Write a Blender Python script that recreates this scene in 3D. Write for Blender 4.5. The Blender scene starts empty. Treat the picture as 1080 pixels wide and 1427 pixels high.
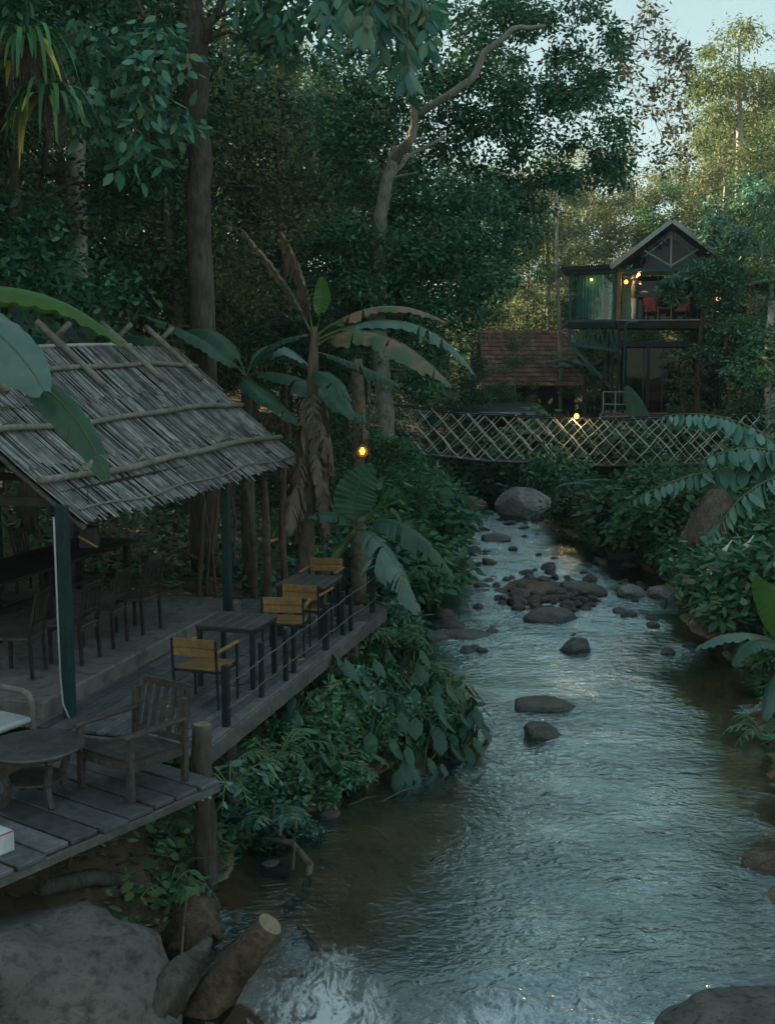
import bpy, math, random
import numpy as np
from mathutils import Vector, Matrix

SC = bpy.context.scene
COL = SC.collection
PI = math.pi
rad = math.radians

# ------------------------------------------------------------------ camera, sky, sun, exposure
CH = 5.2
TILT = math.atan(218 / 1600.0)
cam_d = bpy.data.cameras.new('camera')
cam_d.sensor_fit = 'VERTICAL'
cam_d.sensor_height = 36.0
cam_d.lens = 36.0 * 1600.0 / 1427.0
cam_d.clip_end = 2000
cam_d.clip_start = 0.05
cam = bpy.data.objects.new('camera', cam_d)
COL.objects.link(cam)
cam.location = (0, 0, CH)
cam.rotation_euler = (PI / 2 - TILT, 0, 0)
SC.camera = cam

SUN_EL = rad(21.0)
SUN_AZ = rad(-66.0)           # compass style: 0 = +Y, positive towards +X; sun stands low beyond the forest on the left
w = bpy.data.worlds.new('World')
SC.world = w
w.use_nodes = True
nt = w.node_tree
for n in list(nt.nodes):
    nt.nodes.remove(n)
sky = nt.nodes.new('ShaderNodeTexSky')
sky.sky_type = 'NISHITA'
sky.sun_disc = False
sky.sun_elevation = SUN_EL
sky.sun_rotation = SUN_AZ
sky.altitude = 500
sky.air_density = 1.0
sky.dust_density = 0.2
sky.ozone_density = 1.2
tint = nt.nodes.new('ShaderNodeMix')
tint.data_type = 'RGBA'
tint.blend_type = 'MULTIPLY'
tint.inputs['Factor'].default_value = 1.0
tint.inputs['B'].default_value = (0.93, 1.10, 1.0, 1)
bg = nt.nodes.new('ShaderNodeBackground')
bg.inputs['Strength'].default_value = 0.122
wo = nt.nodes.new('ShaderNodeOutputWorld')
gam = nt.nodes.new('ShaderNodeGamma')      # thin evening cloud evens the sky out
gam.inputs['Gamma'].default_value = 0.42
nt.links.new(sky.outputs[0], gam.inputs[0])
nt.links.new(gam.outputs[0], tint.inputs['A'])
nt.links.new(tint.outputs['Result'], bg.inputs[0])
nt.links.new(bg.outputs[0], wo.inputs[0])

sun_d = bpy.data.lights.new('sun', 'SUN')
sun_d.energy = 5.0
sun_d.angle = rad(0.6)
sun_d.color = (1.0, 0.78, 0.5)
sun = bpy.data.objects.new('sun', sun_d)
COL.objects.link(sun)
sv = Vector((math.sin(SUN_AZ) * math.cos(SUN_EL), math.cos(SUN_AZ) * math.cos(SUN_EL), math.sin(SUN_EL)))
sun.rotation_euler = sv.to_track_quat('Z', 'Y').to_euler()
sun.location = sv * 100

SC.view_settings.view_transform = 'Standard'
SC.view_settings.look = 'None'
SC.view_settings.gamma = 1.0
SC.view_settings.exposure = 1.85
SC.render.engine = 'CYCLES'
SC.cycles.use_denoising = True
try:
    SC.cycles.denoiser = 'OPENIMAGEDENOISE'
    SC.cycles.denoising_input_passes = 'RGB_ALBEDO_NORMAL'
    SC.cycles.denoising_prefilter = 'ACCURATE'
except Exception:
    pass
SC.cycles.max_bounces = 6
SC.cycles.diffuse_bounces = 3
SC.cycles.glossy_bounces = 3
SC.cycles.transmission_bounces = 5
SC.cycles.transparent_max_bounces = 8
SC.cycles.caustics_reflective = False
SC.cycles.caustics_refractive = False
SC.cycles.sample_clamp_indirect = 4.0

# ------------------------------------------------------------------ where a thing stands: sight lines of the survey
ct, st = math.cos(TILT), math.sin(TILT)


def _ray(px, py):
    a = (px - 540) / 1600.0
    b = (713.5 - py) / 1600.0
    return a, ct + b * st, -st + b * ct


def on(px, py, z):
    d = _ray(px, py)
    k = (z - CH) / d[2]
    return Vector((d[0] * k, d[1] * k, z))


def at(px, py, Y):
    d = _ray(px, py)
    k = Y / d[1]
    return Vector((d[0] * k, Y, CH + d[2] * k))


# ------------------------------------------------------------------ materials
def _new(name):
    m = bpy.data.materials.new(name)
    m.use_nodes = True
    n = m.node_tree
    for x in list(n.nodes):
        n.nodes.remove(x)
    o = n.nodes.new('ShaderNodeOutputMaterial')
    return m, n, o


def _ramp(n, stops):
    r = n.nodes.new('ShaderNodeValToRGB')
    el = r.color_ramp.elements
    while len(el) < len(stops):
        el.new(0.5)
    for e, (p, c) in zip(el, stops):
        e.position = p
        e.color = (*c, 1)
    return r


def surf(name, c1, c2, scale=8.0, rough=0.7, bump=0.3, stretch=(1, 1, 1), island=0.0, c3=None, spec=0.3, metal=0.0, detail=6.0, bdist=0.02):
    """two or three colours mixed by stretched noise, grain bump, per-piece brightness"""
    m, n, o = _new(name)
    b = n.nodes.new('ShaderNodeBsdfPrincipled')
    tc = n.nodes.new('ShaderNodeTexCoord')
    mp = n.nodes.new('ShaderNodeMapping')
    mp.inputs['Scale'].default_value = stretch
    n.links.new(tc.outputs['Object'], mp.inputs[0])
    nz = n.nodes.new('ShaderNodeTexNoise')
    nz.inputs['Scale'].default_value = scale
    nz.inputs['Detail'].default_value = detail
    nz.inputs['Roughness'].default_value = 0.65
    n.links.new(mp.outputs[0], nz.inputs['Vector'])
    stops = [(0.3, c1), (0.7, c2)] if c3 is None else [(0.28, c1), (0.52, c2), (0.75, c3)]
    r = _ramp(n, stops)
    n.links.new(nz.outputs['Fac'], r.inputs[0])
    src = r.outputs[0]
    # broad wear
    nz2 = n.nodes.new('ShaderNodeTexNoise')
    nz2.inputs['Scale'].default_value = scale * 0.17 + 0.4
    nz2.inputs['Detail'].default_value = 3
    n.links.new(tc.outputs['Object'], nz2.inputs['Vector'])
    mr = n.nodes.new('ShaderNodeMapRange')
    mr.inputs[1].default_value = 0.3
    mr.inputs[2].default_value = 0.7
    mr.inputs[3].default_value = 0.7
    mr.inputs[4].default_value = 1.25
    n.links.new(nz2.outputs['Fac'], mr.inputs[0])
    val = mr.outputs[0]
    if island > 0:
        ge = n.nodes.new('ShaderNodeNewGeometry')
        mi = n.nodes.new('ShaderNodeMapRange')
        mi.inputs[3].default_value = 1 - island
        mi.inputs[4].default_value = 1 + island
        n.links.new(ge.outputs['Random Per Island'], mi.inputs[0])
        mu = n.nodes.new('ShaderNodeMath')
        mu.operation = 'MULTIPLY'
        n.links.new(val, mu.inputs[0])
        n.links.new(mi.outputs[0], mu.inputs[1])
        val = mu.outputs[0]
    mx = n.nodes.new('ShaderNodeVectorMath')
    mx.operation = 'SCALE'
    n.links.new(src, mx.inputs[0])
    n.links.new(val, mx.inputs['Scale'])
    n.links.new(mx.outputs[0], b.inputs['Base Color'])
    b.inputs['Roughness'].default_value = rough
    b.inputs['Metallic'].default_value = metal
    b.inputs['Specular IOR Level'].default_value = spec
    if bump > 0:
        bp = n.nodes.new('ShaderNodeBump')
        bp.inputs['Strength'].default_value = bump
        bp.inputs['Distance'].default_value = bdist
        n.links.new(nz.outputs['Fac'], bp.inputs['Height'])
        n.links.new(bp.outputs[0], b.inputs['Normal'])
    n.links.new(b.outputs[0], o.inputs[0])
    return m


def leafmat(name, cols, trans=0.25, rough=0.5, spec=0.35, vary=0.35):
    """leaf: colour picked per leaf, brightness per plant, light passes through"""
    m, n, o = _new(name)
    ge = n.nodes.new('ShaderNodeNewGeometry')
    k = len(cols)
    r = _ramp(n, [((i + 0.5) / k, (c[0] * 1.7, c[1] * 2.3, c[2] * 2.2)) for i, c in enumerate(cols)])
    n.links.new(ge.outputs['Random Per Island'], r.inputs[0])
    oi = n.nodes.new('ShaderNodeObjectInfo')
    mr = n.nodes.new('ShaderNodeMapRange')
    mr.inputs[3].default_value = 1 - vary
    mr.inputs[4].default_value = 1 + vary
    n.links.new(oi.outputs['Random'], mr.inputs[0])
    mx = n.nodes.new('ShaderNodeVectorMath')
    mx.operation = 'SCALE'
    n.links.new(r.outputs[0], mx.inputs[0])
    n.links.new(mr.outputs[0], mx.inputs['Scale'])
    b = n.nodes.new('ShaderNodeBsdfPrincipled')
    n.links.new(mx.outputs[0], b.inputs['Base Color'])
    b.inputs['Roughness'].default_value = rough
    b.inputs['Specular IOR Level'].default_value = spec
    t = n.nodes.new('ShaderNodeBsdfTranslucent')
    n.links.new(mx.outputs[0], t.inputs['Color'])
    ms = n.nodes.new('ShaderNodeMixShader')
    ms.inputs[0].default_value = trans
    n.links.new(b.outputs[0], ms.inputs[1])
    n.links.new(t.outputs[0], ms.inputs[2])
    n.links.new(ms.outputs[0], o.inputs[0])
    return m


def bladeleaf(name, c1, c2, brown=None, amount=0.0, trans=0.2, rough=0.42):
    """broad blade: fine veins across, optional dry patches with their own outline"""
    m, n, o = _new(name)
    tc = n.nodes.new('ShaderNodeTexCoord')
    nz = n.nodes.new('ShaderNodeTexNoise')
    nz.inputs['Scale'].default_value = 3.0
    nz.inputs['Detail'].default_value = 5
    n.links.new(tc.outputs['Object'], nz.inputs['Vector'])
    r = _ramp(n, [(0.3, c1), (0.7, c2)])
    n.links.new(nz.outputs['Fac'], r.inputs[0])
    col = r.outputs[0]
    if brown:
        n2 = n.nodes.new('ShaderNodeTexNoise')
        n2.inputs['Scale'].default_value = 2.2
        n2.inputs['Detail'].default_value = 4
        n2.inputs['Distortion'].default_value = 0.6
        n.links.new(tc.outputs['Object'], n2.inputs['Vector'])
        cut = _ramp(n, [(max(0.0, 0.62 - amount * 0.5), (0, 0, 0)), (min(1.0, 0.70 - amount * 0.5), (1, 1, 1))])
        n.links.new(n2.outputs['Fac'], cut.inputs[0])
        mc = n.nodes.new('ShaderNodeMix')
        mc.data_type = 'RGBA'
        n.links.new(cut.outputs[0], mc.inputs['Factor'])
        n.links.new(col, mc.inputs['A'])
        mc.inputs['B'].default_value = (*brown, 1)
        col = mc.outputs['Result']
    b = n.nodes.new('ShaderNodeBsdfPrincipled')
    n.links.new(col, b.inputs['Base Color'])
    b.inputs['Roughness'].default_value = rough
    b.inputs['Specular IOR Level'].default_value = 0.45
    wv = n.nodes.new('ShaderNodeTexNoise')
    wv.inputs['Scale'].default_value = 22
    wv.inputs['Detail'].default_value = 2
    n.links.new(tc.outputs['Object'], wv.inputs['Vector'])
    bp = n.nodes.new('ShaderNodeBump')
    bp.inputs['Strength'].default_value = 0.25
    bp.inputs['Distance'].default_value = 0.01
    n.links.new(wv.outputs['Fac'], bp.inputs['Height'])
    n.links.new(bp.outputs[0], b.inputs['Normal'])
    t = n.nodes.new('ShaderNodeBsdfTranslucent')
    n.links.new(col, t.inputs['Color'])
    ms = n.nodes.new('ShaderNodeMixShader')
    ms.inputs[0].default_value = trans
    n.links.new(b.outputs[0], ms.inputs[1])
    n.links.new(t.outputs[0], ms.inputs[2])
    n.links.new(ms.outputs[0], o.inputs[0])
    return m


def glassmat(name, col, ior=1.5):
    m, n, o = _new(name)
    fr = n.nodes.new('ShaderNodeFresnel')
    fr.inputs[0].default_value = ior
    g = n.nodes.new('ShaderNodeBsdfGlossy')
    g.inputs['Roughness'].default_value = 0.02
    g.inputs['Color'].default_value = (0.9, 0.95, 0.95, 1)
    t = n.nodes.new('ShaderNodeBsdfTransparent')
    t.inputs['Color'].default_value = (*col, 1)
    ms = n.nodes.new('ShaderNodeMixShader')
    n.links.new(fr.outputs[0], ms.inputs[0])
    n.links.new(t.outputs[0], ms.inputs[1])
    n.links.new(g.outputs[0], ms.inputs[2])
    n.links.new(ms.outputs[0], o.inputs[0])
    return m


def glow(name, col, strength):
    m, n, o = _new(name)
    e = n.nodes.new('ShaderNodeEmission')
    e.inputs[0].default_value = (*col, 1)
    e.inputs[1].default_value = strength
    n.links.new(e.outputs[0], o.inputs[0])
    return m


def watermat():
    m, n, o = _new('river_water')
    tc = n.nodes.new('ShaderNodeTexCoord')
    mp = n.nodes.new('ShaderNodeMapping')
    mp.inputs['Scale'].default_value = (1.0, 1.45, 1.0)
    mp.inputs['Rotation'].default_value = (0, 0, rad(-8))
    n.links.new(tc.outputs['Object'], mp.inputs[0])

    def noise(scale, detail, dist=0.0, vec=mp.outputs[0], rough=0.5):
        z = n.nodes.new('ShaderNodeTexNoise')
        z.inputs['Scale'].default_value = scale
        z.inputs['Detail'].default_value = detail
        z.inputs['Distortion'].default_value = dist
        z.inputs['Roughness'].default_value = rough
        n.links.new(vec, z.inputs['Vector'])
        return z.outputs['Fac']

    def math_(op, a, b):
        q = n.nodes.new('ShaderNodeMath')
        q.operation = op
        for i, v in enumerate((a, b)):
            if isinstance(v, (int, float)):
                q.inputs[i].default_value = v
            else:
                n.links.new(v, q.inputs[i])
        return q.outputs[0]
    big = noise(2.2, 2, 0.4)
    mid = noise(6.5, 3, 0.9)
    fine = noise(17.0, 3, 0.6)
    h = math_('ADD', math_('MULTIPLY', big, 0.55), math_('ADD', math_('MULTIPLY', mid, 0.42), math_('MULTIPLY', fine, 0.15)))
    # calmer water in the lee of the banks, livelier in the current
    at_ = n.nodes.new('ShaderNodeAttribute')
    at_.attribute_name = 'current'
    bp = n.nodes.new('ShaderNodeBump')
    bp.inputs['Distance'].default_value = 0.12
    pool = noise(0.55, 2, 0.5)
    pm = n.nodes.new('ShaderNodeMapRange')
    pm.inputs[1].default_value = 0.35
    pm.inputs[2].default_value = 0.65
    pm.inputs[3].default_value = 0.55
    pm.inputs[4].default_value = 1.35
    n.links.new(pool, pm.inputs[0])
    st_ = math_('MULTIPLY', math_('ADD', math_('MULTIPLY', at_.outputs['Fac'], 0.95), 0.06), pm.outputs[0])
    n.links.new(st_, bp.inputs['Strength'])
    n.links.new(h, bp.inputs['Height'])
    fr = n.nodes.new('ShaderNodeFresnel')
    fr.inputs[0].default_value = 1.36
    n.links.new(bp.outputs[0], fr.inputs['Normal'])
    g = n.nodes.new('ShaderNodeBsdfGlossy')
    g.inputs['Roughness'].default_value = 0.03
    g.inputs['Color'].default_value = (0.76, 0.96, 1.0, 1)  # blue of the reflected sky put into the gloss tint
    n.links.new(bp.outputs[0], g.inputs['Normal'])
    t = n.nodes.new('ShaderNodeBsdfTransparent')
    t.inputs['Color'].default_value = (0.86, 0.80, 0.66, 1)
    body = n.nodes.new('ShaderNodeBsdfDiffuse')
    body.inputs['Color'].default_value = (0.018, 0.060, 0.072, 1)  # bluish diffuse colour adds to the sky's reflected blue
    mb = n.nodes.new('ShaderNodeMixShader')
    n.links.new(math_('ADD', math_('MULTIPLY', at_.outputs['Fac'], 0.45), 0.08), mb.inputs[0])
    n.links.new(t.outputs[0], mb.inputs[1])
    n.links.new(body.outputs[0], mb.inputs[2])
    ms = n.nodes.new('ShaderNodeMixShader')
    fm = math_('MULTIPLY', fr.outputs[0], math_('ADD', math_('MULTIPLY', at_.outputs['Fac'], 6.5), 2.0))  # reflection boosted in midstream to imitate the bright sky sheen
    fmc = n.nodes.new('ShaderNodeClamp')
    n.links.new(fm, fmc.inputs[0])
    n.links.new(fmc.outputs[0], ms.inputs[0])
    n.links.new(mb.outputs[0], ms.inputs[1])
    n.links.new(g.outputs[0], ms.inputs[2])
    # broken white foam where the stream drops
    fa = n.nodes.new('ShaderNodeAttribute')
    fa.attribute_name = 'foam'
    mp2 = n.nodes.new('ShaderNodeMapping')
    mp2.inputs['Scale'].default_value = (1.5, 0.7, 1)
    n.links.new(tc.outputs['Object'], mp2.inputs[0])
    fo = noise(4.2, 8, 0.9, mp2.outputs[0], 0.7)
    fo2 = noise(16, 4, 0.5, mp2.outputs[0], 0.7)
    rid = n.nodes.new('ShaderNodeMath')
    rid.operation = 'ABSOLUTE'
    n.links.new(math_('SUBTRACT', fo, 0.5), rid.inputs[0])
    rg1 = math_('MAXIMUM', math_('SUBTRACT', 1.0, math_('MULTIPLY', rid.outputs[0], 6.0)), 0.0)
    patchy = noise(0.9, 4, 0.6, mp2.outputs[0], 0.6)
    ff = math_('MULTIPLY', math_('MULTIPLY', rg1, math_('MULTIPLY', fa.outputs['Fac'], math_('MULTIPLY', patchy, 1.9))), math_('ADD', math_('MULTIPLY', fo2, 1.9), 0.0))
    ff = math_('ADD', ff, math_('MULTIPLY', math_('MAXIMUM', math_('SUBTRACT', math_('ADD', patchy, fa.outputs['Fac']), 1.42), 0.0), 0.7))
    rr = _ramp(n, [(0.30, (0, 0, 0)), (1.0, (0.85, 0.85, 0.85))])
    n.links.new(ff, rr.inputs[0])
    wd = n.nodes.new('ShaderNodeBsdfDiffuse')
    wd.inputs['Color'].default_value = (0.75, 0.8, 0.8, 1)
    m2 = n.nodes.new('ShaderNodeMixShader')
    fx = math_('MULTIPLY', rr.outputs[0], 0.8)
    n.links.new(fx, m2.inputs[0])
    n.links.new(ms.outputs[0], m2.inputs[1])
    n.links.new(wd.outputs[0], m2.inputs[2])
    n.links.new(m2.outputs[0], o.inputs[0])
    return m


M = {}
M['soil'] = surf('soil', (0.055, 0.038, 0.024), (0.15, 0.10, 0.062), 5, 0.95, 0.6, c3=(0.085, 0.068, 0.042), bdist=0.06)
M['bed'] = surf('brown_stream_bed', (0.11, 0.07, 0.04), (0.27, 0.185, 0.11), 4, 0.9, 0.6, c3=(0.18, 0.13, 0.085), bdist=0.05)
M['water'] = watermat()
M['deckwood'] = surf('weathered_deck_wood', (0.055, 0.055, 0.056), (0.14, 0.14, 0.14), 9, 0.62, 0.45, stretch=(1, 1, 1), island=0.4, spec=0.45)
M['beamwood'] = surf('grey_beam_wood', (0.07, 0.066, 0.06), (0.16, 0.15, 0.135), 12, 0.75, 0.5)
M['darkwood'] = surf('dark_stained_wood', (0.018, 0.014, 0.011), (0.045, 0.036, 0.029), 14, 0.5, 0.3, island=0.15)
M['greywood'] = surf('old_grey_brown_wood', (0.04, 0.033, 0.027), (0.105, 0.09, 0.075), 16, 0.65, 0.45, island=0.2)
M['honeywood'] = surf('honey_brown_wood', (0.20, 0.105, 0.035), (0.36, 0.20, 0.075), 14, 0.5, 0.25, stretch=(1, 5, 1), island=0.25)
M['tabletop'] = surf('dark_table_boards', (0.05, 0.046, 0.046), (0.10, 0.09, 0.086), 18, 0.4, 0.2, island=0.2, spec=0.5)
M['steel'] = surf('black_painted_steel', (0.012, 0.014, 0.015), (0.03, 0.034, 0.035), 25, 0.45, 0.1)
M['greensteel'] = surf('dark_green_painted_steel', (0.010, 0.030, 0.030), (0.02, 0.05, 0.048), 20, 0.5, 0.15)
M['concrete'] = surf('worn_concrete', (0.075, 0.068, 0.058), (0.18, 0.168, 0.15), 5, 0.85, 0.6, c3=(0.11, 0.092, 0.076))
M['bamboo'] = surf('bamboo_pole', (0.13, 0.115, 0.095), (0.27, 0.24, 0.20), 12, 0.6, 0.3, island=0.1)
M['bambooroof'] = surf('weathered_split_bamboo', (0.05, 0.052, 0.05), (0.22, 0.22, 0.20), 6, 0.8, 0.6, stretch=(1, 1, 1), island=0.7, c3=(0.30, 0.285, 0.25))
M['bark'] = surf('rough_bark', (0.045, 0.038, 0.03), (0.15, 0.13, 0.11), 9, 0.9, 0.9, stretch=(1.6, 1.6, 0.35), bdist=0.05)
M['palebark'] = surf('pale_mottled_bark', (0.12, 0.11, 0.09), (0.38, 0.36, 0.31), 6, 0.9, 0.7, stretch=(1, 1, 0.5), c3=(0.2, 0.2, 0.16), bdist=0.04)
M['greybark'] = surf('grey_twisted_bark', (0.07, 0.066, 0.056), (0.25, 0.235, 0.20), 7, 0.9, 0.9, stretch=(1, 1, 0.5), c3=(0.13, 0.135, 0.105), bdist=0.05)
M['redbark'] = surf('reddish_bark', (0.09, 0.055, 0.035), (0.22, 0.14, 0.09), 8, 0.9, 0.7, stretch=(1.4, 1.4, 0.4), bdist=0.04)
M['rock'] = surf('grey_river_rock', (0.03, 0.029, 0.025), (0.17, 0.155, 0.135), 8, 0.85, 1.0, c3=(0.085, 0.09, 0.068), bdist=0.05, detail=10)
M['wetrock'] = surf('wet_dark_rock', (0.035, 0.034, 0.031), (0.15, 0.138, 0.12), 9, 0.35, 0.8, spec=0.5, bdist=0.05, detail=10)
M['redrock'] = surf('red_brown_rock', (0.07, 0.048, 0.036), (0.25, 0.18, 0.14), 9, 0.85, 0.9, bdist=0.05, detail=10)
M['palerock'] = surf('pale_dry_stone', (0.16, 0.155, 0.14), (0.36, 0.345, 0.32), 7, 0.85, 0.9, bdist=0.04, detail=10)
M['log'] = surf('stripped_driftwood', (0.03, 0.02, 0.013), (0.17, 0.115, 0.07), 14, 0.8, 0.8, stretch=(1, 1, 1), bdist=0.03)
M['cutend'] = surf('sawn_log_end', (0.19, 0.14, 0.085), (0.32, 0.25, 0.165), 12, 0.8, 0.4)
M['rope'] = surf('sun_bleached_rope', (0.50, 0.49, 0.45), (0.74, 0.73, 0.68), 20, 0.9, 0.2)
M['rooftile'] = surf('red_brown_roof_tiles', (0.14, 0.065, 0.05), (0.25, 0.13, 0.10), 10, 0.7, 0.5, island=0.3)
M['darkroof'] = surf('charcoal_roof_sheet', (0.012, 0.014, 0.015), (0.03, 0.034, 0.036), 10, 0.5, 0.2)
M['trim'] = surf('pale_grey_fascia', (0.30, 0.32, 0.32), (0.42, 0.44, 0.44), 10, 0.6, 0.1)
M['white'] = surf('off_white_paint', (0.55, 0.55, 0.53), (0.72, 0.72, 0.70), 8, 0.6, 0.1)
M['pink'] = surf('pink_card_edge', (0.55, 0.08, 0.13), (0.6, 0.12, 0.16), 8, 0.6, 0.0)
M['curtain'] = surf('sheer_green_curtain', (0.12, 0.30, 0.30), (0.17, 0.38, 0.38), 3, 0.8, 0.1, stretch=(2, 2, 0.2))
M['redcloth'] = surf('red_upholstery', (0.30, 0.07, 0.065), (0.42, 0.11, 0.10), 18, 0.85, 0.1)
M['skin'] = surf('skin', (0.36, 0.22, 0.16), (0.44, 0.28, 0.21), 12, 0.55, 0.05)
M['shirt'] = surf('dark_olive_shirt', (0.05, 0.065, 0.06), (0.085, 0.1, 0.09), 14, 0.9, 0.2)
M['hair'] = surf('dark_hair', (0.01, 0.008, 0.007), (0.025, 0.02, 0.017), 40, 0.6, 0.3)
M['tealsteel'] = surf('teal_green_painted_steel', (0.03, 0.085, 0.082), (0.05, 0.13, 0.125), 20, 0.45, 0.1)
M['glass'] = glassmat('teal_window_glass', (0.5, 0.8, 0.79), 1.75)
M['darkglass'] = glassmat('smoked_window_glass', (0.16, 0.30, 0.30), 1.36)
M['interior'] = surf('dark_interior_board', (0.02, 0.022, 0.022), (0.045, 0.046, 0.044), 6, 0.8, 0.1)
M['bulb'] = glow('lit_warm_bulb', (1.0, 0.33, 0.04), 3.2)
M['bulbdim'] = glow('lit_small_bulb', (1.0, 0.5, 0.15), 3.0)
M['pvc'] = surf('grey_plastic_pipe', (0.35, 0.36, 0.35), (0.48, 0.48, 0.46), 8, 0.5, 0.05)
M['strawdry'] = surf('dry_banana_skirt', (0.07, 0.053, 0.038), (0.20, 0.155, 0.115), 11, 0.95, 0.4, island=0.35)

M['leafdark'] = leafmat('dark_forest_leaf', [(0.012, 0.034, 0.024), (0.020, 0.052, 0.032), (0.030, 0.068, 0.036), (0.045, 0.082, 0.036)], 0.22)
M['leafmid'] = leafmat('mid_green_leaf', [(0.025, 0.06, 0.034), (0.04, 0.088, 0.045), (0.055, 0.10, 0.045), (0.075, 0.11, 0.04), (0.03, 0.07, 0.035), (0.10, 0.085, 0.035)], 0.28)
M['leafolive'] = leafmat('olive_forest_leaf', [(0.045, 0.065, 0.03), (0.065, 0.088, 0.036), (0.10, 0.105, 0.04), (0.14, 0.11, 0.045)], 0.3)
M['leafgold'] = leafmat('sun_gold_leaf', [(0.06, 0.082, 0.05), (0.09, 0.10, 0.055), (0.125, 0.112, 0.06), (0.17, 0.118, 0.055)], 0.3)  # the gold of low sun is put into this leaf colour
M['leafteal'] = leafmat('blue_green_leaf', [(0.02, 0.058, 0.046), (0.034, 0.085, 0.062), (0.05, 0.11, 0.08), (0.075, 0.13, 0.09), (0.03, 0.075, 0.05), (0.08, 0.085, 0.04)], 0.22, 0.4, 0.5)
M['leafpale'] = leafmat('pale_underside_leaf', [(0.045, 0.085, 0.062), (0.065, 0.11, 0.085), (0.09, 0.135, 0.105)], 0.25, 0.42, 0.5)
M['leafred'] = leafmat('rusty_twig_leaf', [(0.05, 0.06, 0.035), (0.09, 0.07, 0.045), (0.14, 0.085, 0.06), (0.06, 0.07, 0.06)], 0.2)
M['litter'] = leafmat('fallen_dry_leaf', [(0.06, 0.045, 0.03), (0.11, 0.08, 0.05), (0.17, 0.12, 0.075), (0.22, 0.17, 0.11)], 0.1, 0.8, 0.2)
M['strap'] = leafmat('epiphyte_strap_leaf', [(0.03, 0.07, 0.03), (0.05, 0.11, 0.035), (0.04, 0.09, 0.045), (0.07, 0.13, 0.04)], 0.25, 0.4)
M['yellowstrap'] = leafmat('yellowed_strap_leaf', [(0.42, 0.22, 0.04), (0.5, 0.3, 0.05), (0.30, 0.26, 0.05)], 0.3, 0.5)
M['banana'] = bladeleaf('banana_leaf', (0.022, 0.075, 0.048), (0.045, 0.125, 0.072))
M['bananabright'] = bladeleaf('young_banana_leaf', (0.06, 0.15, 0.03), (0.10, 0.21, 0.045), trans=0.35)
M['bananabrown'] = bladeleaf('half_dried_banana_leaf', (0.06, 0.12, 0.065), (0.12, 0.17, 0.08), brown=(0.27, 0.155, 0.10), amount=0.32)
M['bananadry'] = bladeleaf('dried_banana_leaf', (0.10, 0.065, 0.045), (0.20, 0.135, 0.095))
M['bananapale'] = bladeleaf('waxy_banana_leaf', (0.075, 0.155, 0.125), (0.14, 0.235, 0.19), brown=(0.16, 0.11, 0.06), amount=0.02, rough=0.35)
M['stem'] = surf('banana_stem', (0.045, 0.035, 0.025), (0.14, 0.105, 0.07), 9, 0.7, 0.4, stretch=(2, 2, 0.4), c3=(0.08, 0.09, 0.05))
M['petiole'] = surf('leaf_stalk', (0.08, 0.11, 0.04), (0.14, 0.16, 0.06), 9, 0.5, 0.1)
M['twig'] = surf('dry_twig', (0.07, 0.055, 0.04), (0.16, 0.13, 0.1), 10, 0.9, 0.3)
M['flower'] = surf('white_flower', (0.6, 0.58, 0.55), (0.75, 0.73, 0.7), 8, 0.6, 0.0)


# ------------------------------------------------------------------ object helpers
def tag(o, label=None, cat=None, group=None, kind=None):
    if label:
        o['label'] = label
    if cat:
        o['category'] = cat
    if group:
        o['group'] = group
    if kind:
        o['kind'] = kind
    return o


def link(name, me, mat=None, parent=None):
    o = bpy.data.objects.new(name, me)
    COL.objects.link(o)
    if mat is not None and len(me.materials) == 0:
        for mm in (mat if isinstance(mat, (list, tuple)) else [mat]):
            me.materials.append(mm)
    if parent is not None:
        o.parent = parent
    return o


def thing(name, label, cat, loc=(0, 0, 0), rz=0.0, group=None):
    o = bpy.data.objects.new(name, None)
    COL.objects.link(o)
    o.empty_display_size = 0.2
    o.location = loc
    o.rotation_euler = (0, 0, rz)
    return tag(o, label, cat, group)


def dup(root, loc=None, rz=None, label=None, group=None, scale=None):
    r = root.copy()
    COL.objects.link(r)
    if loc is not None:
        r.location = loc
    if rz is not None:
        r.rotation_euler = (0, 0, rz)
    if scale is not None:
        r.scale = (scale, scale, scale) if isinstance(scale, (int, float)) else scale
    if label:
        r['label'] = label
    if group:
        r['group'] = group
    for ch in list(root.children):
        c = ch.copy()
        COL.objects.link(c)
        c.parent = r
        for g in list(ch.children):
            d = g.copy()
            COL.objects.link(d)
            d.parent = c
    return r


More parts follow.
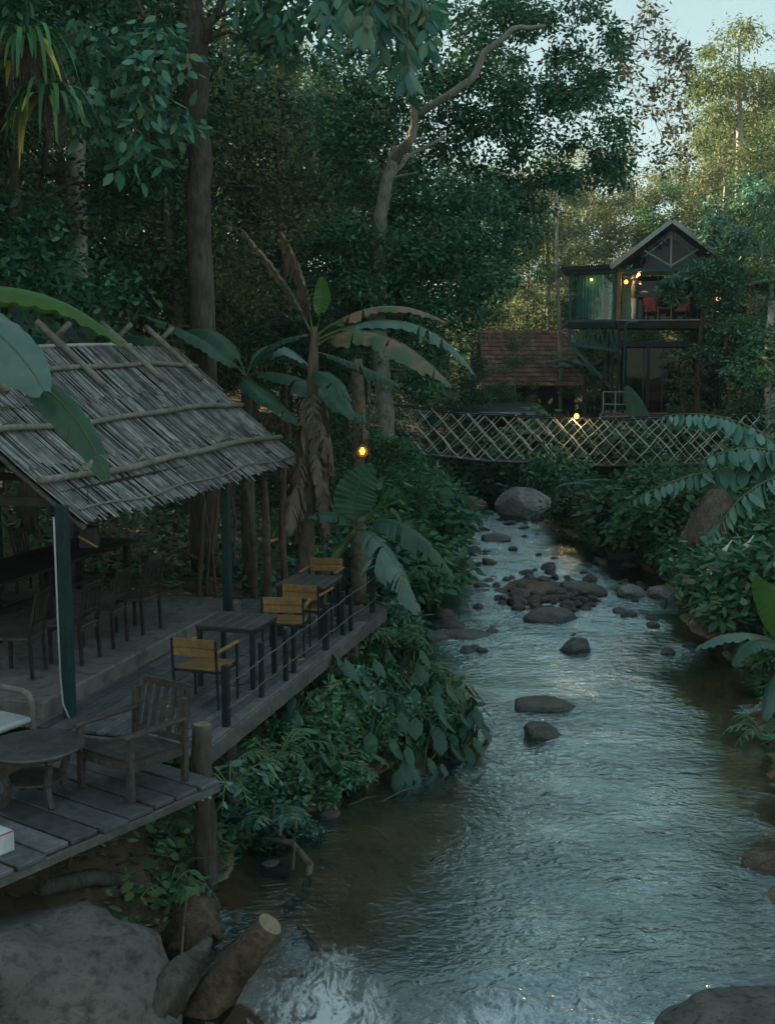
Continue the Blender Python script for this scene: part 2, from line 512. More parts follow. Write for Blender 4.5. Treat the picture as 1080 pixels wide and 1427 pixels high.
class MB:
    """collects shapes, links them as one mesh"""

    def __init__(s):
        s.v = []
        s.f = []
        s.m = []
        s.cur = 0

    def add(s, vs, fs):
        b = len(s.v)
        s.v.extend([tuple(q) for q in vs])
        s.f.extend([tuple(i + b for i in f) for f in fs])
        s.m.extend([s.cur] * len(fs))
        return s

    def box(s, c, size, R=None, bev=0.0):
        hx, hy, hz = [q / 2 for q in size]
        c = Vector(c)
        if bev <= 0:
            pts = [Vector((x, y, z)) for z in (-hz, hz) for y in (-hy, hy) for x in (-hx, hx)]
            fs = [(0, 2, 3, 1), (4, 5, 7, 6), (0, 1, 5, 4), (2, 6, 7, 3), (0, 4, 6, 2), (1, 3, 7, 5)]
        else:
            b = min(bev, hx * .9, hy * .9, hz * .9)
            pts = []
            # chamfered box: 24 points
            idx = {}
            for ax in range(3):
                for sx in (-1, 1):
                    for sy in (-1, 1):
                        for sz in (-1, 1):
                            sg = (sx, sy, sz)
                            h = [hx, hy, hz]
                            p = [sg[k] * (h[k] if k == ax else h[k] - b) for k in range(3)]
                            idx[(ax, sx, sy, sz)] = len(pts)
                            pts.append(Vector(p))
            fs = []
            for ax in range(3):
                o1, o2 = (ax + 1) % 3, (ax + 2) % 3
                for sg in (-1, 1):
                    loop = []
                    for a, bb in ((-1, -1), (1, -1), (1, 1), (-1, 1)):
                        q = [0, 0, 0]
                        q[ax] = sg
                        q[o1] = a
                        q[o2] = bb
                        loop.append(idx[(ax, *q)])
                    fs.append(tuple(loop if sg > 0 else loop[::-1]))
            for ax in range(3):      # edges along axis ax
                o1, o2 = (ax + 1) % 3, (ax + 2) % 3
                for a in (-1, 1):
                    for bb in (-1, 1):
                        q0 = [0, 0, 0]
                        q1 = [0, 0, 0]
                        q0[ax], q1[ax] = -1, 1
                        q0[o1] = q1[o1] = a
                        q0[o2] = q1[o2] = bb
                        fs.append((idx[(o1, *q0)], idx[(o1, *q1)], idx[(o2, *q1)], idx[(o2, *q0)]))
            for sx in (-1, 1):
                for sy in (-1, 1):
                    for sz in (-1, 1):
                        fs.append((idx[(0, sx, sy, sz)], idx[(1, sx, sy, sz)], idx[(2, sx, sy, sz)]))
        if R is not None:
            pts = [R @ p for p in pts]
        return s.add([p + c for p in pts], fs)

    def bar(s, a, b, wd, ht, up=(0, 0, 1), bev=0.0):
        """box from a to b, section wd x ht"""
        a, b = Vector(a), Vector(b)
        y = (b - a)
        L = y.length
        y.normalize()
        up = Vector(up)
        if abs(y.dot(up)) > 0.98:
            up = Vector((1, 0, 0))
        x = y.cross(up).normalized()
        z = x.cross(y).normalized()
        R = Matrix((x, y, z)).transposed()
        return s.box((a + b) / 2, (wd, L, ht), R, bev)

    def tube(s, path, r, n=8, cap=True):
        P = [Vector(p) for p in path]
        rr = r if isinstance(r, (list, tuple)) else [r] * len(P)
        b = len(s.v)
        prev = None
        for i, p in enumerate(P):
            d = (P[min(i + 1, len(P) - 1)] - P[max(i - 1, 0)])
            if d.length < 1e-9:
                d = Vector((0, 0, 1))
            d.normalize()
            if prev is None:
                q = Vector((0, 0, 1)) if abs(d.z) < 0.9 else Vector((1, 0, 0))
                x = d.cross(q).normalized()
            else:
                x = (prev - d * prev.dot(d))
                x = x.normalized() if x.length > 1e-6 else d.orthogonal().normalized()
            prev = x
            y = d.cross(x)
            for k in range(n):
                a = 2 * PI * k / n
                s.v.append(tuple(p + (x * math.cos(a) + y * math.sin(a)) * rr[i]))
        for i in range(len(P) - 1):
            for k in range(n):
                k2 = (k + 1) % n
                s.f.append((b + i * n + k, b + i * n + k2, b + (i + 1) * n + k2, b + (i + 1) * n + k))
                s.m.append(s.cur)
        if cap:
            s.f.append(tuple(b + k for k in range(n))[::-1])
            s.f.append(tuple(b + (len(P) - 1) * n + k for k in range(n)))
            s.m.extend([s.cur, s.cur])
        return s

    def lathe(s, prof, c=(0, 0, 0), n=20):
        b = len(s.v)
        for r, z in prof:
            for k in range(n):
                a = 2 * PI * k / n
                s.v.append((c[0] + r * math.cos(a), c[1] + r * math.sin(a), c[2] + z))
        for i in range(len(prof) - 1):
            for k in range(n):
                k2 = (k + 1) % n
                s.f.append((b + i * n + k, b + i * n + k2, b + (i + 1) * n + k2, b + (i + 1) * n + k))
                s.m.append(s.cur)
        s.f.append(tuple(b + k for k in range(n))[::-1])
        s.f.append(tuple(b + (len(prof) - 1) * n + k for k in range(n)))
        s.m.extend([s.cur, s.cur])
        return s

    def mesh(s, name, smooth=False):
        me = bpy.data.meshes.new(name)
        me.from_pydata(s.v, [], s.f)
        if any(s.m):
            me.polygons.foreach_set('material_index', s.m)
        if smooth:
            me.polygons.foreach_set('use_smooth', [True] * len(me.polygons))
        me.update()
        return me

    def build(s, name, mat, parent=None, smooth=False):
        return link(name, s.mesh(name, smooth), mat, parent)


def np_mesh(name, V, F):
    """V (n,3), F (m,4) -> mesh, quickly"""
    me = bpy.data.meshes.new(name)
    V = np.asarray(V, dtype=np.float32)
    F = np.asarray(F, dtype=np.int32)
    k = F.shape[1]
    me.vertices.add(len(V))
    me.vertices.foreach_set('co', V.ravel())
    me.loops.add(F.size)
    me.loops.foreach_set('vertex_index', F.ravel())
    me.polygons.add(len(F))
    me.polygons.foreach_set('loop_start', np.arange(0, F.size, k, dtype=np.int32))
    try:
        me.polygons.foreach_set('loop_total', np.full(len(F), k, dtype=np.int32))
    except Exception:
        pass
    me.update(calc_edges=True)
    return me


def norm(a):
    return a / np.maximum(np.linalg.norm(a, axis=1, keepdims=True), 1e-9)


def leaves(pos, d, nrm, L, W, fold=0.12, curl=0.12):
    """six-point folded leaves as arrays"""
    N = len(pos)
    d = norm(d)
    nrm = norm(nrm - d * np.sum(nrm * d, axis=1, keepdims=True) + 1e-6)
    s = np.cross(nrm, d)
    L = np.broadcast_to(np.asarray(L, float).reshape(-1, 1), (N, 1))
    W = np.broadcast_to(np.asarray(W, float).reshape(-1, 1), (N, 1))
    V = np.empty((N, 6, 3))
    V[:, 0] = pos
    V[:, 1] = pos + d * L * 0.28 + s * W * 0.46 - nrm * W * fold
    V[:, 2] = pos + d * L * 0.66 + s * W * 0.40 - nrm * (W * fold + L * curl * 0.4)
    V[:, 3] = pos + d * L - nrm * L * curl
    V[:, 4] = pos + d * L * 0.66 - s * W * 0.40 - nrm * (W * fold + L * curl * 0.4)
    V[:, 5] = pos + d * L * 0.28 - s * W * 0.46 - nrm * W * fold
    b = (np.arange(N) * 6).reshape(-1, 1)
    F = np.concatenate([b + np.array([[0, 3, 2, 1]]), b + np.array([[0, 5, 4, 3]])], axis=0)
    return V.reshape(-1, 3), F


def join(parts):
    Vs, Fs, o = [], [], 0
    for V, F in parts:
        Vs.append(V)
        Fs.append(F + o)
        o += len(V)
    return np.concatenate(Vs), np.concatenate(Fs)


def rnd_dirs(rg, N, droop=0.3, out=None, outw=0.0):
    d = rg.normal(size=(N, 3))
    d[:, 2] = d[:, 2] * 0.55 - droop
    if out is not None:
        d = d + out * outw
    return norm(d)


def rnd_nrm(rg, N, up=0.9):
    n = rg.normal(size=(N, 3))
    n[:, 2] = np.abs(n[:, 2]) * 0.6 + up
    return norm(n)


def clumps(rg, centers, radii, per, L, W, flat=0.75, droop=0.35):
    """leaf clumps: sprays of leaves round each centre, thinning outwards"""
    C = np.repeat(np.asarray(centers, float), per, axis=0)
    R = np.repeat(np.asarray(radii, float), per).reshape(-1, 1)
    N = len(C)
    off = rg.normal(size=(N, 3))
    off = norm(off) * (rg.random((N, 1)) ** 0.55)
    off[:, 2] *= flat
    pos = C + off * R
    d = rnd_dirs(rg, N, droop, off, 1.1)
    return leaves(pos, d, rnd_nrm(rg, N), L * rg.uniform(0.65, 1.25, N), W * rg.uniform(0.7, 1.2, N))


# ------------------------------------------------------------------ terrain
YL = [0, 8.4, 10.0, 11.5, 13.5, 15.1, 16.4, 18.4, 20.2, 24.6, 31, 38.8, 43, 47, 52, 400]
XL = [-3.4, -2.9, -1.75, -1.5, -0.35, 0.95, 1.3, 0.9, 0.3, 0.9, 1.0, 1.9, 2.6, 3.2, 4, 4]
YR = [0, 8.4, 10.5, 13.3, 17.9, 22.5, 28, 31.3, 35.4, 43, 47, 52, 400]
XR = [4.2, 4.0, 3.95, 4.7, 5.9, 6.05, 6.4, 5.95, 4.9, 4.2, 3.9, 3.6, 3.6]


def terr(x, y):
    x = np.asarray(x, float)
    y = np.asarray(y, float)
    sl = np.interp(y, YL, XL) - x
    sr = x - np.interp(y, YR, XR)
    wob = 0.16 * np.sin(x * 1.9 + y * 0.7) + 0.12 * np.sin(y * 2.3 - x * 0.8) + 0.07 * np.sin(x * 5.1 + y * 4.3)
    hl = np.interp(sl + wob, [-2.0, -0.8, 0, 0.6, 2.0, 6, 10, 25, 55, 100, 160], [-0.6, -0.26, -0.02, 0.22, 0.68, 0.95, 2.0, 3.4, 9, 16, 22])
    hr = np.interp(sr + wob, [-2.0, -0.8, 0, 0.5, 1.5, 4, 10, 40, 120], [-0.6, -0.26, -0.02, 0.3, 0.8, 1.45, 2.3, 4.5, 10])
    hr = np.where(hr > 0, hr * np.interp(y, [20, 33, 41, 46], [1, .6, .5, 1]), hr)
    h = np.where(sl > sr, hl, hr)
    h = h + np.interp(y, [52, 70, 140, 300], [0, 1.0, 8, 20])
    return h + np.where(np.maximum(sl, sr) > 0, 0.08 * wob + 0.05 * np.sin(x * 3.3) * np.sin(y * 2.9), 0.03 * np.sin(x * 7) * np.sin(y * 6))


def tz(x, y):
    return float(terr(x, y))


gx = np.concatenate([np.linspace(-170, -40, 30)[:-1], np.linspace(-40, -8, 44)[:-1], np.linspace(-8, 12, 130)[:-1], np.linspace(12, 40, 36)[:-1], np.linspace(40, 170, 24)])
gy = np.concatenate([np.linspace(-60, 5, 18)[:-1], np.linspace(5, 48, 240)[:-1], np.linspace(48, 110, 48)[:-1], np.linspace(110, 260, 24)])
X, Y = np.meshgrid(gx, gy)
Z = terr(X, Y)
V = np.stack([X, Y, Z], -1).reshape(-1, 3)
nx, ny = len(gx), len(gy)
I = np.arange(nx * ny).reshape(ny, nx)
F = np.stack([I[:-1, :-1], I[:-1, 1:], I[1:, 1:], I[1:, :-1]], -1).reshape(-1, 4)
me = np_mesh('ground', V, F)
me.polygons.foreach_set('use_smooth', np.ones(len(F), bool))
below = (Z[:-1, :-1] + Z[:-1, 1:] + Z[1:, 1:] + Z[1:, :-1]).ravel() / 4 < 0.04
me.polygons.foreach_set('material_index', below.astype(np.int32))
tag(link('ground', me, [M['soil'], M['bed']]), kind='structure')

# river surface, with slow swell, a small drop at the near end, attributes for current and foam
wx = np.linspace(-3.5, 8.0, 150)
wy = np.concatenate([np.linspace(2.0, 12, 110)[:-1], np.linspace(12, 48, 180)])
X, Y = np.meshgrid(wx, wy)
drop = np.interp(Y, [2, 7.6, 8.6, 9.1], [-0.55, -0.42, -0.1, 0.0])
Z = 0.003 * np.sin(X * 3.1 + 1.3 * np.sin(Y * 1.1)) + 0.003 * np.sin(Y * 4.2 + X * 1.7) + drop
rg = np.random.default_rng(5)
V = np.stack([X, Y, Z], -1).reshape(-1, 3)
I = np.arange(X.size).reshape(X.shape)
F = np.stack([I[:-1, :-1], I[:-1, 1:], I[1:, 1:], I[1:, :-1]], -1).reshape(-1, 4)
me = np_mesh('water', V, F)
me.polygons.foreach_set('use_smooth', np.ones(len(F), bool))
xl = np.interp(Y, YL, XL)
xr = np.interp(Y, YR, XR)
mid = xl + (xr - xl) * np.interp(Y, [0, 12, 16, 22, 30, 45], [0.58, 0.63, 0.47, 0.46, 0.35, 0.4])
hw = np.interp(Y, [0, 10, 14, 18, 24, 34, 45], [2.5, 1.75, 1.25, 1.25, 2.1, 2.0, 1.2])
cur = np.clip(1.25 - np.abs(X - mid) / hw, 0.0, 1.0) * np.interp(Y, [0, 9, 12, 17, 19, 21.5, 23.5, 27, 30, 36, 45], [1, .9, .75, .55, .3, .95, .6, .75, 1, .9, .5])
a = me.attributes.new('current', 'FLOAT', 'POINT')
a.data.foreach_set('value', cur.ravel().astype(np.float32))
foam = np.interp(Y + 0.35 * np.sin(X * 2.2) + 0.2 * np.sin(X * 5.3), [2, 8.2, 8.75, 9.5], [1.0, 1.0, 0.75, 0.0])
foam = foam * np.clip((X + 1.6) * 0.9, 0, 1) * np.clip((2.4 - X) / 1.0, 0.1, 1) * 1.25
a = me.attributes.new('foam', 'FLOAT', 'POINT')
a.data.foreach_set('value', foam.ravel().astype(np.float32))
tag(link('water', me, M['water']), kind='structure')
WATER, WXY, FOAM, CUR = me, (X.ravel(), Y.ravel()), foam.ravel().copy(), cur.ravel().copy()

# ------------------------------------------------------------------ bamboo hut, boardwalk, platform
YAW = math.atan(0.277)
U = Vector((math.sin(YAW), math.cos(YAW), 0))
Vv = Vector((-math.cos(YAW), math.sin(YAW), 0))
UP = Vector((0, 0, 1))
random.seed(11)


def hp(O, a, b, c=0.0):
    return O + U * a + Vv * b + UP * c


EO = Vector((-3.36, 12.48, 3.42))        # near eave corner of the hut roof
RL, RW, RH = 7.15, 2.32, 1.86            # roof length, half span, rise
hut = thing('bamboo_hut', 'open shelter with a mossy grey split bamboo roof beside the boardwalk', 'hut', hp(EO, 0, RW, -1.95))
bpy.context.view_layer.update()
HI = hut.matrix_world.inverted()


def hbuild(mb, name, mat, parent=None, smooth=False):
    mb.v = [tuple(HI @ Vector(p)) for p in mb.v]
    return mb.build(name, mat, parent or hut, smooth)


def roofp(a, t, side=0, lift=0.0):
    """point on the roof: a along the ridge, t from eave (0) to ridge (1), side 0 = river side"""
    k = RW * (1 - t) if side == 0 else -RW * (1 - t)
    nrm = (Vv * (-RH) + UP * RW).normalized() if side == 0 else (Vv * RH + UP * RW).normalized()
    p = hp(EO, a, RW - k, RH * t)
    sag = -0.05 * math.sin(PI * min(max(t, 0), 1)) - 0.03 * math.sin(a * 0.9)
    return p + nrm * lift + UP * sag


for side in (0, 1):
    mb = MB()
    a = -0.05
    while a < RL + 0.05:
        wd = random.uniform(0.017, 0.036)
        for (t0, t1) in ((random.uniform(-0.035, 0.0) - (random.random() < .06) * .03, 0.36 + random.uniform(-.02, .02)), (0.30 + random.uniform(-.02, .02), 0.7 + random.uniform(-.02, .02)), (0.64 + random.uniform(-.02, .02), 1.0)):
            sk = random.uniform(-0.02, 0.02)
            lf = random.uniform(0.0, 0.02) - (random.random() < .12) * .02 + (0.012 if t0 < 0.2 else (0.03 if t0 < 0.5 else 0.05))
            if random.random() < 0.03:
                sk *= 4
                lf += 0.02
            n = 4
            for i in range(n):
                pass
            pts = [roofp(a + sk * (i / n - .5), t0 + (t1 - t0) * i / n, side, lf) for i in range(n + 1)]
            nr = UP
            vs, fs = [], []
            for i, p in enumerate(pts):
                r = wd / 2
                vs += [p - U * r, p + UP * r * 0.45 - U * r * 0.4, p + UP * r * 0.45 + U * r * 0.4, p + U * r]
                if i:
                    b = (i - 1) * 4
                    fs += [(b, b + 4, b + 5, b + 1), (b + 1, b + 5, b + 6, b + 2), (b + 2, b + 6, b + 7, b + 3)]
            fs.append((0, 1, 2, 3))
            mb.add(vs, fs)
        a += wd * random.uniform(0.86, 1.02)
    rf = hbuild(mb, 'roof', M['bambooroof'])
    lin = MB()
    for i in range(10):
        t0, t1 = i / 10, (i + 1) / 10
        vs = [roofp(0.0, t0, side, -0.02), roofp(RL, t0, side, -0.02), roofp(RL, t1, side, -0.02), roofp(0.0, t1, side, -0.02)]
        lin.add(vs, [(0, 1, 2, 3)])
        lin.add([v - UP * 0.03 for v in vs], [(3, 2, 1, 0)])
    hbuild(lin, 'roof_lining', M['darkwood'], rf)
    if side == 0:
        roof0 = rf
    for t, r, a0, a1 in ((0.2, 0.043, -0.16, RL + 0.03), (0.5, 0.04, -0.1, RL + 0.06), (0.84, 0.038, -0.05, RL - 0.02)):
        m2 = MB()
        N = 14
        path = [roofp(a0 + (a1 - a0) * i / N, t + 0.006 * math.sin(i * 1.3), side, 0.10 + random.uniform(-.006, .006)) for i in range(N + 1)]
        m2.tube(path, [r * random.uniform(.93, 1.08) for _ in path], 9)
        hbuild(m2, 'purlin', M['bamboo'], rf, True)
    m2 = MB()
    N = 26
    m2.tube([roofp(0.05 + (RL - 0.05) * i / N, 0.035 + 0.01 * math.sin(i * 0.8), side, 0.055 + random.uniform(-.008, .008)) for i in range(N + 1)], 0.014, 6)
    hbuild(m2, 'edge_rod', M['bamboo'], rf, True)

# blue-white sheet edge showing along the ridge
m2 = MB()
m2.box((0, 0, 0), (0.001, 0.001, 0.001))
m2 = MB()
m2.tube([roofp(a, 1.0, 0, 0.075) for a in np.linspace(0.2, RL - 1.6, 9)], 0.028, 8)
hbuild(m2, 'ridge_cap', M['pvc'], None, True)
# crossed poles that hold the ridge down
for a0 in (1.1, 3.4, 5.2, 6.65):
    for side, t0, r in ((0, 0.70, 0.05), (1, 0.72, 0.042)):
        m2 = MB()
        da = 0.07 if side else -0.07
        tops = 1.14 if side == 0 else 1.13
        p0, p1 = roofp(a0 + da, t0, side, 0.15), None
        q = roofp(a0 + da, 1.0, side, 0.15)
        d = (q - p0)
        p1 = p0 + d * ((tops - t0) / (1 - t0))
        m2.tube([p0 + (p1 - p0) * i / 6 for i in range(7)], [r * (1.0 + 0.06 * math.sin(i * 2)) for i in range(7)], 10)
        hbuild(m2, 'ridge_pole', M['bamboo'], None, True)
# verge poles along the gable edges and the gable frame
for a in (0.02, RL - 0.02):
    for side in (0, 1):
        m2 = MB()
        m2.tube([roofp(a, t, side, -0.07) for t in np.linspace(-0.03, 1.0, 7)], 0.034, 8)
        hbuild(m2, 'rafter', M['beamwood'], None, True)
PB = 0.36      # eave overhang to the posts
m2 = MB()
for b in (PB, 2 * RW - PB):
    m2.bar(hp(EO, 0.05, b, 0.22), hp(EO, RL - 0.05, b, 0.22), 0.07, 0.12)
for a in (0.12, 2.4, 4.6, RL - 0.3):
    m2.bar(hp(EO, a, PB, 0.16), hp(EO, a, 2 * RW - PB, 0.16), 0.06, 0.1)
    m2.bar(hp(EO, a, RW, 0.16), hp(EO, a, RW, RH - 0.12), 0.06, 0.06)
hbuild(m2, 'roof_frame', M['darkwood'])
# green steel posts: river side meets the sight lines of the two posts
pnear = on(98, 1000, 1.28)
pfar = on(318, 852, 1.49)
for p in (pnear, pfar):
    q = Vector((p.x, p.y, 0))
    m2 = MB()
    m2.bar((p.x, p.y, p.z - 0.05), (p.x, p.y, 3.62 if p is pnear else 3.5), 0.115, 0.115, up=U, bev=0.01)
    hbuild(m2, 'post', M['greensteel'])
for a in (0.35, 4.55, RL - 0.2):
    p = hp(EO, a, 2 * RW - PB - 0.1)
    m2 = MB()
    m2.bar((p.x, p.y, 1.4 if a < 4.6 else .7), (p.x, p.y, 3.45), 0.11, 0.11, up=U, bev=0.01)
    hbuild(m2, 'post', M['greensteel'])
# pale conduit down the near post
m2 = MB()
c = pnear + Vector((-0.075, -0.05, 0))
m2.tube([(c.x, c.y, 3.5), (c.x, c.y, 2.4), (c.x + .004, c.y, 1.75), (c.x + .02, c.y, 1.45), (c.x + 0.09, c.y - 0.03, 1.3)], 0.011, 7)
hbuild(m2, 'conduit', M['pvc'], None, True)
# raised floor slab of worn concrete, broken near edge
fe = on(108, 954, 1.49)
fb = (fe - EO).dot(Vv)
m2 = MB()
m2.box((0, 0, 0), (6.0, 5.5, 0.30), bev=0.02)
Rm = Matrix((-Vv, U, UP)).transposed()
cc = hp(EO, 2.2, fb + 3.0)
m2.v = [tuple(Rm @ Vector(p) + Vector((cc.x, cc.y, 1.49 - 0.15))) for p in m2.v]
hbuild(m2, 'floor_slab', M['concrete'])

# things hanging below the eave
hb = thing('hanging_box', 'small dark wooden box hanging under the near corner of the bamboo roof', 'box', at(125, 748, 12.9))
m2 = MB()
m2.box((0, 0, 0), (0.2, 0.16, 0.24), bev=0.01)
m2.build('body', M['darkwood'], hb)
m2 = MB()
m2.bar((-0.1, -0.085, 0.02), (0.12, -0.12, -0.1), 0.02, 0.02)
m2.build('pale_strip', M['honeywood'], hb)
m2 = MB()
m2.tube([(0, 0, 0.12), (0, 0, 0.55)], 0.006, 5)
m2.build('cord', M['steel'], hb)

# ---- boardwalk
BO = on(314, 1011, 1.3)
bwk = thing('boardwalk', 'narrow grey plank boardwalk with black rail posts above the stream', 'boardwalk', (BO.x, BO.y, 1.3))
bwk.rotation_euler = (0, 0, -YAW)      # local +Y runs along the walk, local -X towards the hut
LEN = 6.1
m2 = MB()
x = 0.07
while x > -2.3:
    wd = random.choice((0.11, 0.13, 0.15))
    y = -0.95 + (x < -0.5) * 0.4
    while y < LEN:
        L = random.uniform(1.9, 3.2)
        y2 = min(y + L, LEN + random.uniform(-0.05, 0.04))
        if y2 - y > 0.2:
            m2.box((x - wd / 2, (y + y2) / 2, -0.02 + random.uniform(-.006, .004)), (wd - 0.012, y2 - y - 0.008, 0.035), bev=0.005)
        y = y2 + 0.001
        if y > LEN - 0.3:
            break
    x -= wd
m2.build('deck', M['deckwood'], bwk)
m2 = MB()
m2.bar((0.06, -0.95, -0.13), (0.06, LEN, -0.13), 0.06, 0.19, bev=0.008)
for i in range(9):
    m2.bar((0.03, -0.6 + i * 0.8, -0.1), (-2.0, -0.6 + i * 0.8, -0.1), 0.07, 0.12)
m2.build('edge_beam', M['beamwood'], bwk)
for y in (0.4, 2.6, 5.0):
    for xx in (-0.12, -1.5):
        m2 = MB()
        m2.tube([(xx, y, -0.19), (xx + .02, y, -0.8), (xx, y + .03, -1.9)], 0.07, 8)
        m2.build('pile', M['bark'], bwk, True)
posts_px = [(314, 1011, .66), (371, 971, .64), (402.6, 948, .63), (417, 937, .6), (457, 905, .62), (488, 885, .62), (494, 878.5, .6), (524, 853, .64)]
ys = []
for i, (px, py, hh) in enumerate(posts_px):
    q = on(px, py, 1.3) - BO
    y = q.dot(U)
    xx = 0.015 if i % 2 == 0 else -0.015
    ys.append(y)
    wide = 0.075 if i in (0, 4, 7) else 0.055
    m2 = MB()
    m2.bar((xx, y, -0.06), (xx, y, hh), wide, wide, up=(0, 1, 0), bev=0.006)
    m2.build('rail_post', M['steel'], bwk)
for z0, z1, zz in ((0.47, 0.58, 0), (0.2, 0.24, 1)):
    m2 = MB()
    pth = []
    for i in range(len(ys) - 1):
        for k in range(4):
            f = k / 4
            y = ys[i] + (ys[i + 1] - ys[i]) * f
            g = (y - ys[0]) / (ys[-1] - ys[0])
            pth.append((0.05, y, z0 + (z1 - z0) * g - 0.02 * math.sin(PI * f) * (ys[i + 1] - ys[i])))
    pth.append((0.05, ys[-1], z1))
    m2.tube(pth, 0.008, 6)
    m2.build('rail_cable', M['beamwood'], bwk, True)

# ---- near platform
PZ = 1.25
PC = on(305, 1085, PZ)
PU = Vector((0.58, 0.815, 0)).normalized()
PW = Vector((-PU.y, PU.x, 0))
plat = thing('plank_platform', 'low platform of wide dark planks standing above the boulder', 'platform', (PC.x, PC.y, PZ))
plat.rotation_euler = (0, 0, math.atan2(-PU.x, PU.y))     # local +Y along the front edge away from us, local -X inland
m2 = MB()
y = 0.0
random.seed(3)
while y > -4.2:
    wd = random.uniform(0.24, 0.33)
    m2.box((-0.85 + random.uniform(-.03, .03), y - wd / 2, -0.022 + random.uniform(-.008, .006)), (1.74, wd - 0.03, 0.042), Matrix.Rotation(random.uniform(-.012, .012), 3, 'Z'), bev=0.008)
    y -= wd
m2.build('deck', M['deckwood'], plat)
m2 = MB()
m2.bar((0.0, 0.0, -0.085), (0.0, -4.2, -0.085), 0.05, 0.075, bev=0.006)
m2.bar((-1.55, 0.0, -0.1), (-1.55, -4.2, -0.1), 0.06, 0.09)
m2.bar((-0.03, -0.04, -0.09), (-1.6, -0.04, -0.09), 0.05, 0.07)
m2.build('rim_beam', M['beamwood'], plat)
for xx, yy in ((-0.15, -2.75), (-1.4, -0.4), (-1.4, -2.6)):
    m2 = MB()
    m2.bar((xx, yy, -0.12), (xx, yy, -1.45), 0.07, 0.07, up=(0, 1, 0))
    m2.build('leg', M['greensteel'], plat)

# ------------------------------------------------------------------ furniture
FA = -YAW                                  # rotation whose local +Y runs along the hut


def slat_chair(name, label, loc, rz, group):
    """steel-legged armchair with honey wood slats"""
    t = thing(name, label, 'chair', loc, rz, group)
    W, D = 0.27, 0.23
    for sx in (-1, 1):
        for (yy, hh) in ((-D - 0.02, 0.80), (D, 0.66)):
            m = MB()
            m.bar((sx * W, yy, 0), (sx * W, yy - (0.05 if yy < 0 else 0) * 1, hh), 0.026, 0.026, up=(0, 1, 0), bev=0.004)
            m.build('leg', M['steel'], t)
        m = MB()
        m.bar((sx * W, -D - 0.06, 0.655), (sx * W, D + 0.03, 0.665), 0.05, 0.024, bev=0.006)
        m.build('armrest', M['honeywood'], t)
    m = MB()
    for sx in (-1, 1):
        m.bar((sx * W, -D - .02, 0.41), (sx * W, D, 0.41), 0.022, 0.022)
    for yy in (-D, D):
        m.bar((-W, yy, 0.412), (W, yy, 0.412), 0.02, 0.02)
    m.build('seat_frame', M['steel'], t)
    m = MB()
    for i in range(5):
        y = -D + 0.045 + i * 0.096
        m.box((0, y, 0.437), (2 * W - 0.03, 0.09, 0.022), bev=0.005)
    m.build('seat', M['honeywood'], t)
    m = MB()
    for i in range(2):
        z = 0.64 + i * 0.105
        m.box((0, -D - 0.045 - i * 0.008, z), (2 * W - 0.015, 0.02, 0.1), Matrix.Rotation(rad(-4), 3, 'X'), bev=0.006)
    m.build('backrest', M['honeywood'], t)
    return t


GC = 'wooden slat chairs on the boardwalk'
sA = on(288, 924, 1.75)
c0 = slat_chair('slat_chair', 'honey wood slat chair at the near end of the nearer boardwalk table', (sA.x, sA.y, 1.3), FA + rad(-3), GC)
q = on(402, 862, 1.75)
dup(c0, (q.x - 0.02, q.y, 1.3), FA + rad(10), 'orange-backed slat chair standing between the two boardwalk tables, its back towards the nearer table', GC)
q = on(416, 846, 1.75)
dup(c0, (q.x + 0.12, q.y + 0.12, 1.3), FA - rad(2), 'slat chair with pale armrests tucked under the near side of the farther boardwalk table', GC)
q = on(452, 787, 2.0)
dup(c0, (q.x - 0.03, q.y - 0.22, 1.3), FA + PI + rad(4), 'slat chair facing us beyond the farther boardwalk table, farthest along the walk', GC)


def cafe_table(label, loc, rz, W, D):
    t = thing('cafe_table', label, 'table', loc, rz, 'dark tables on the boardwalk')
    m = MB()
    for i in range(5):
        m.box((-W / 2 + W / 10 + i * W / 5, 0, 0.735), (W / 5 - 0.004, D, 0.026), bev=0.004)
    m.build('table_top', M['tabletop'], t)
    m = MB()
    for sy in (-1, 1):
        m.bar((-W / 2 + .02, sy * (D / 2 - .02), 0.70), (W / 2 - .02, sy * (D / 2 - .02), 0.70), 0.035, 0.04)
    for sx in (-1, 1):
        m.bar((sx * (W / 2 - .02), -D / 2 + .04, 0.70), (sx * (W / 2 - .02), D / 2 - .04, 0.70), 0.035, 0.04)
    m.build('apron', M['darkwood'], t)
    for sx in (-1, 1):
        for sy in (-1, 1):
            m = MB()
            m.bar((sx * (W / 2 - .045), sy * (D / 2 - .045), 0), (sx * (W / 2 - .045), sy * (D / 2 - .045), 0.70), 0.055, 0.055, up=(0, 1, 0), bev=0.005)
            m.build('leg', M['steel'], t)
    return t


q = sum((on(*p, 2.05) for p in ((273.5, 870.6), (358.5, 875.4), (386.8, 854), (303.4, 852.4))), Vector()) / 4
cafe_table('square dark plank table beside the hut post, nearer of the two on the boardwalk', (q.x, q.y, 1.3), FA, 0.76, 0.78)
q = sum((on(220 + .3148 * x, 740 + .3148 * y, 2.05) for x, y in ((535, 237), (740, 248), (815, 192), (590, 190))), Vector()) / 4
cafe_table('square dark plank table under the banana leaf, farther of the two on the boardwalk', (q.x, q.y, 1.3), FA, 0.72, 0.84)

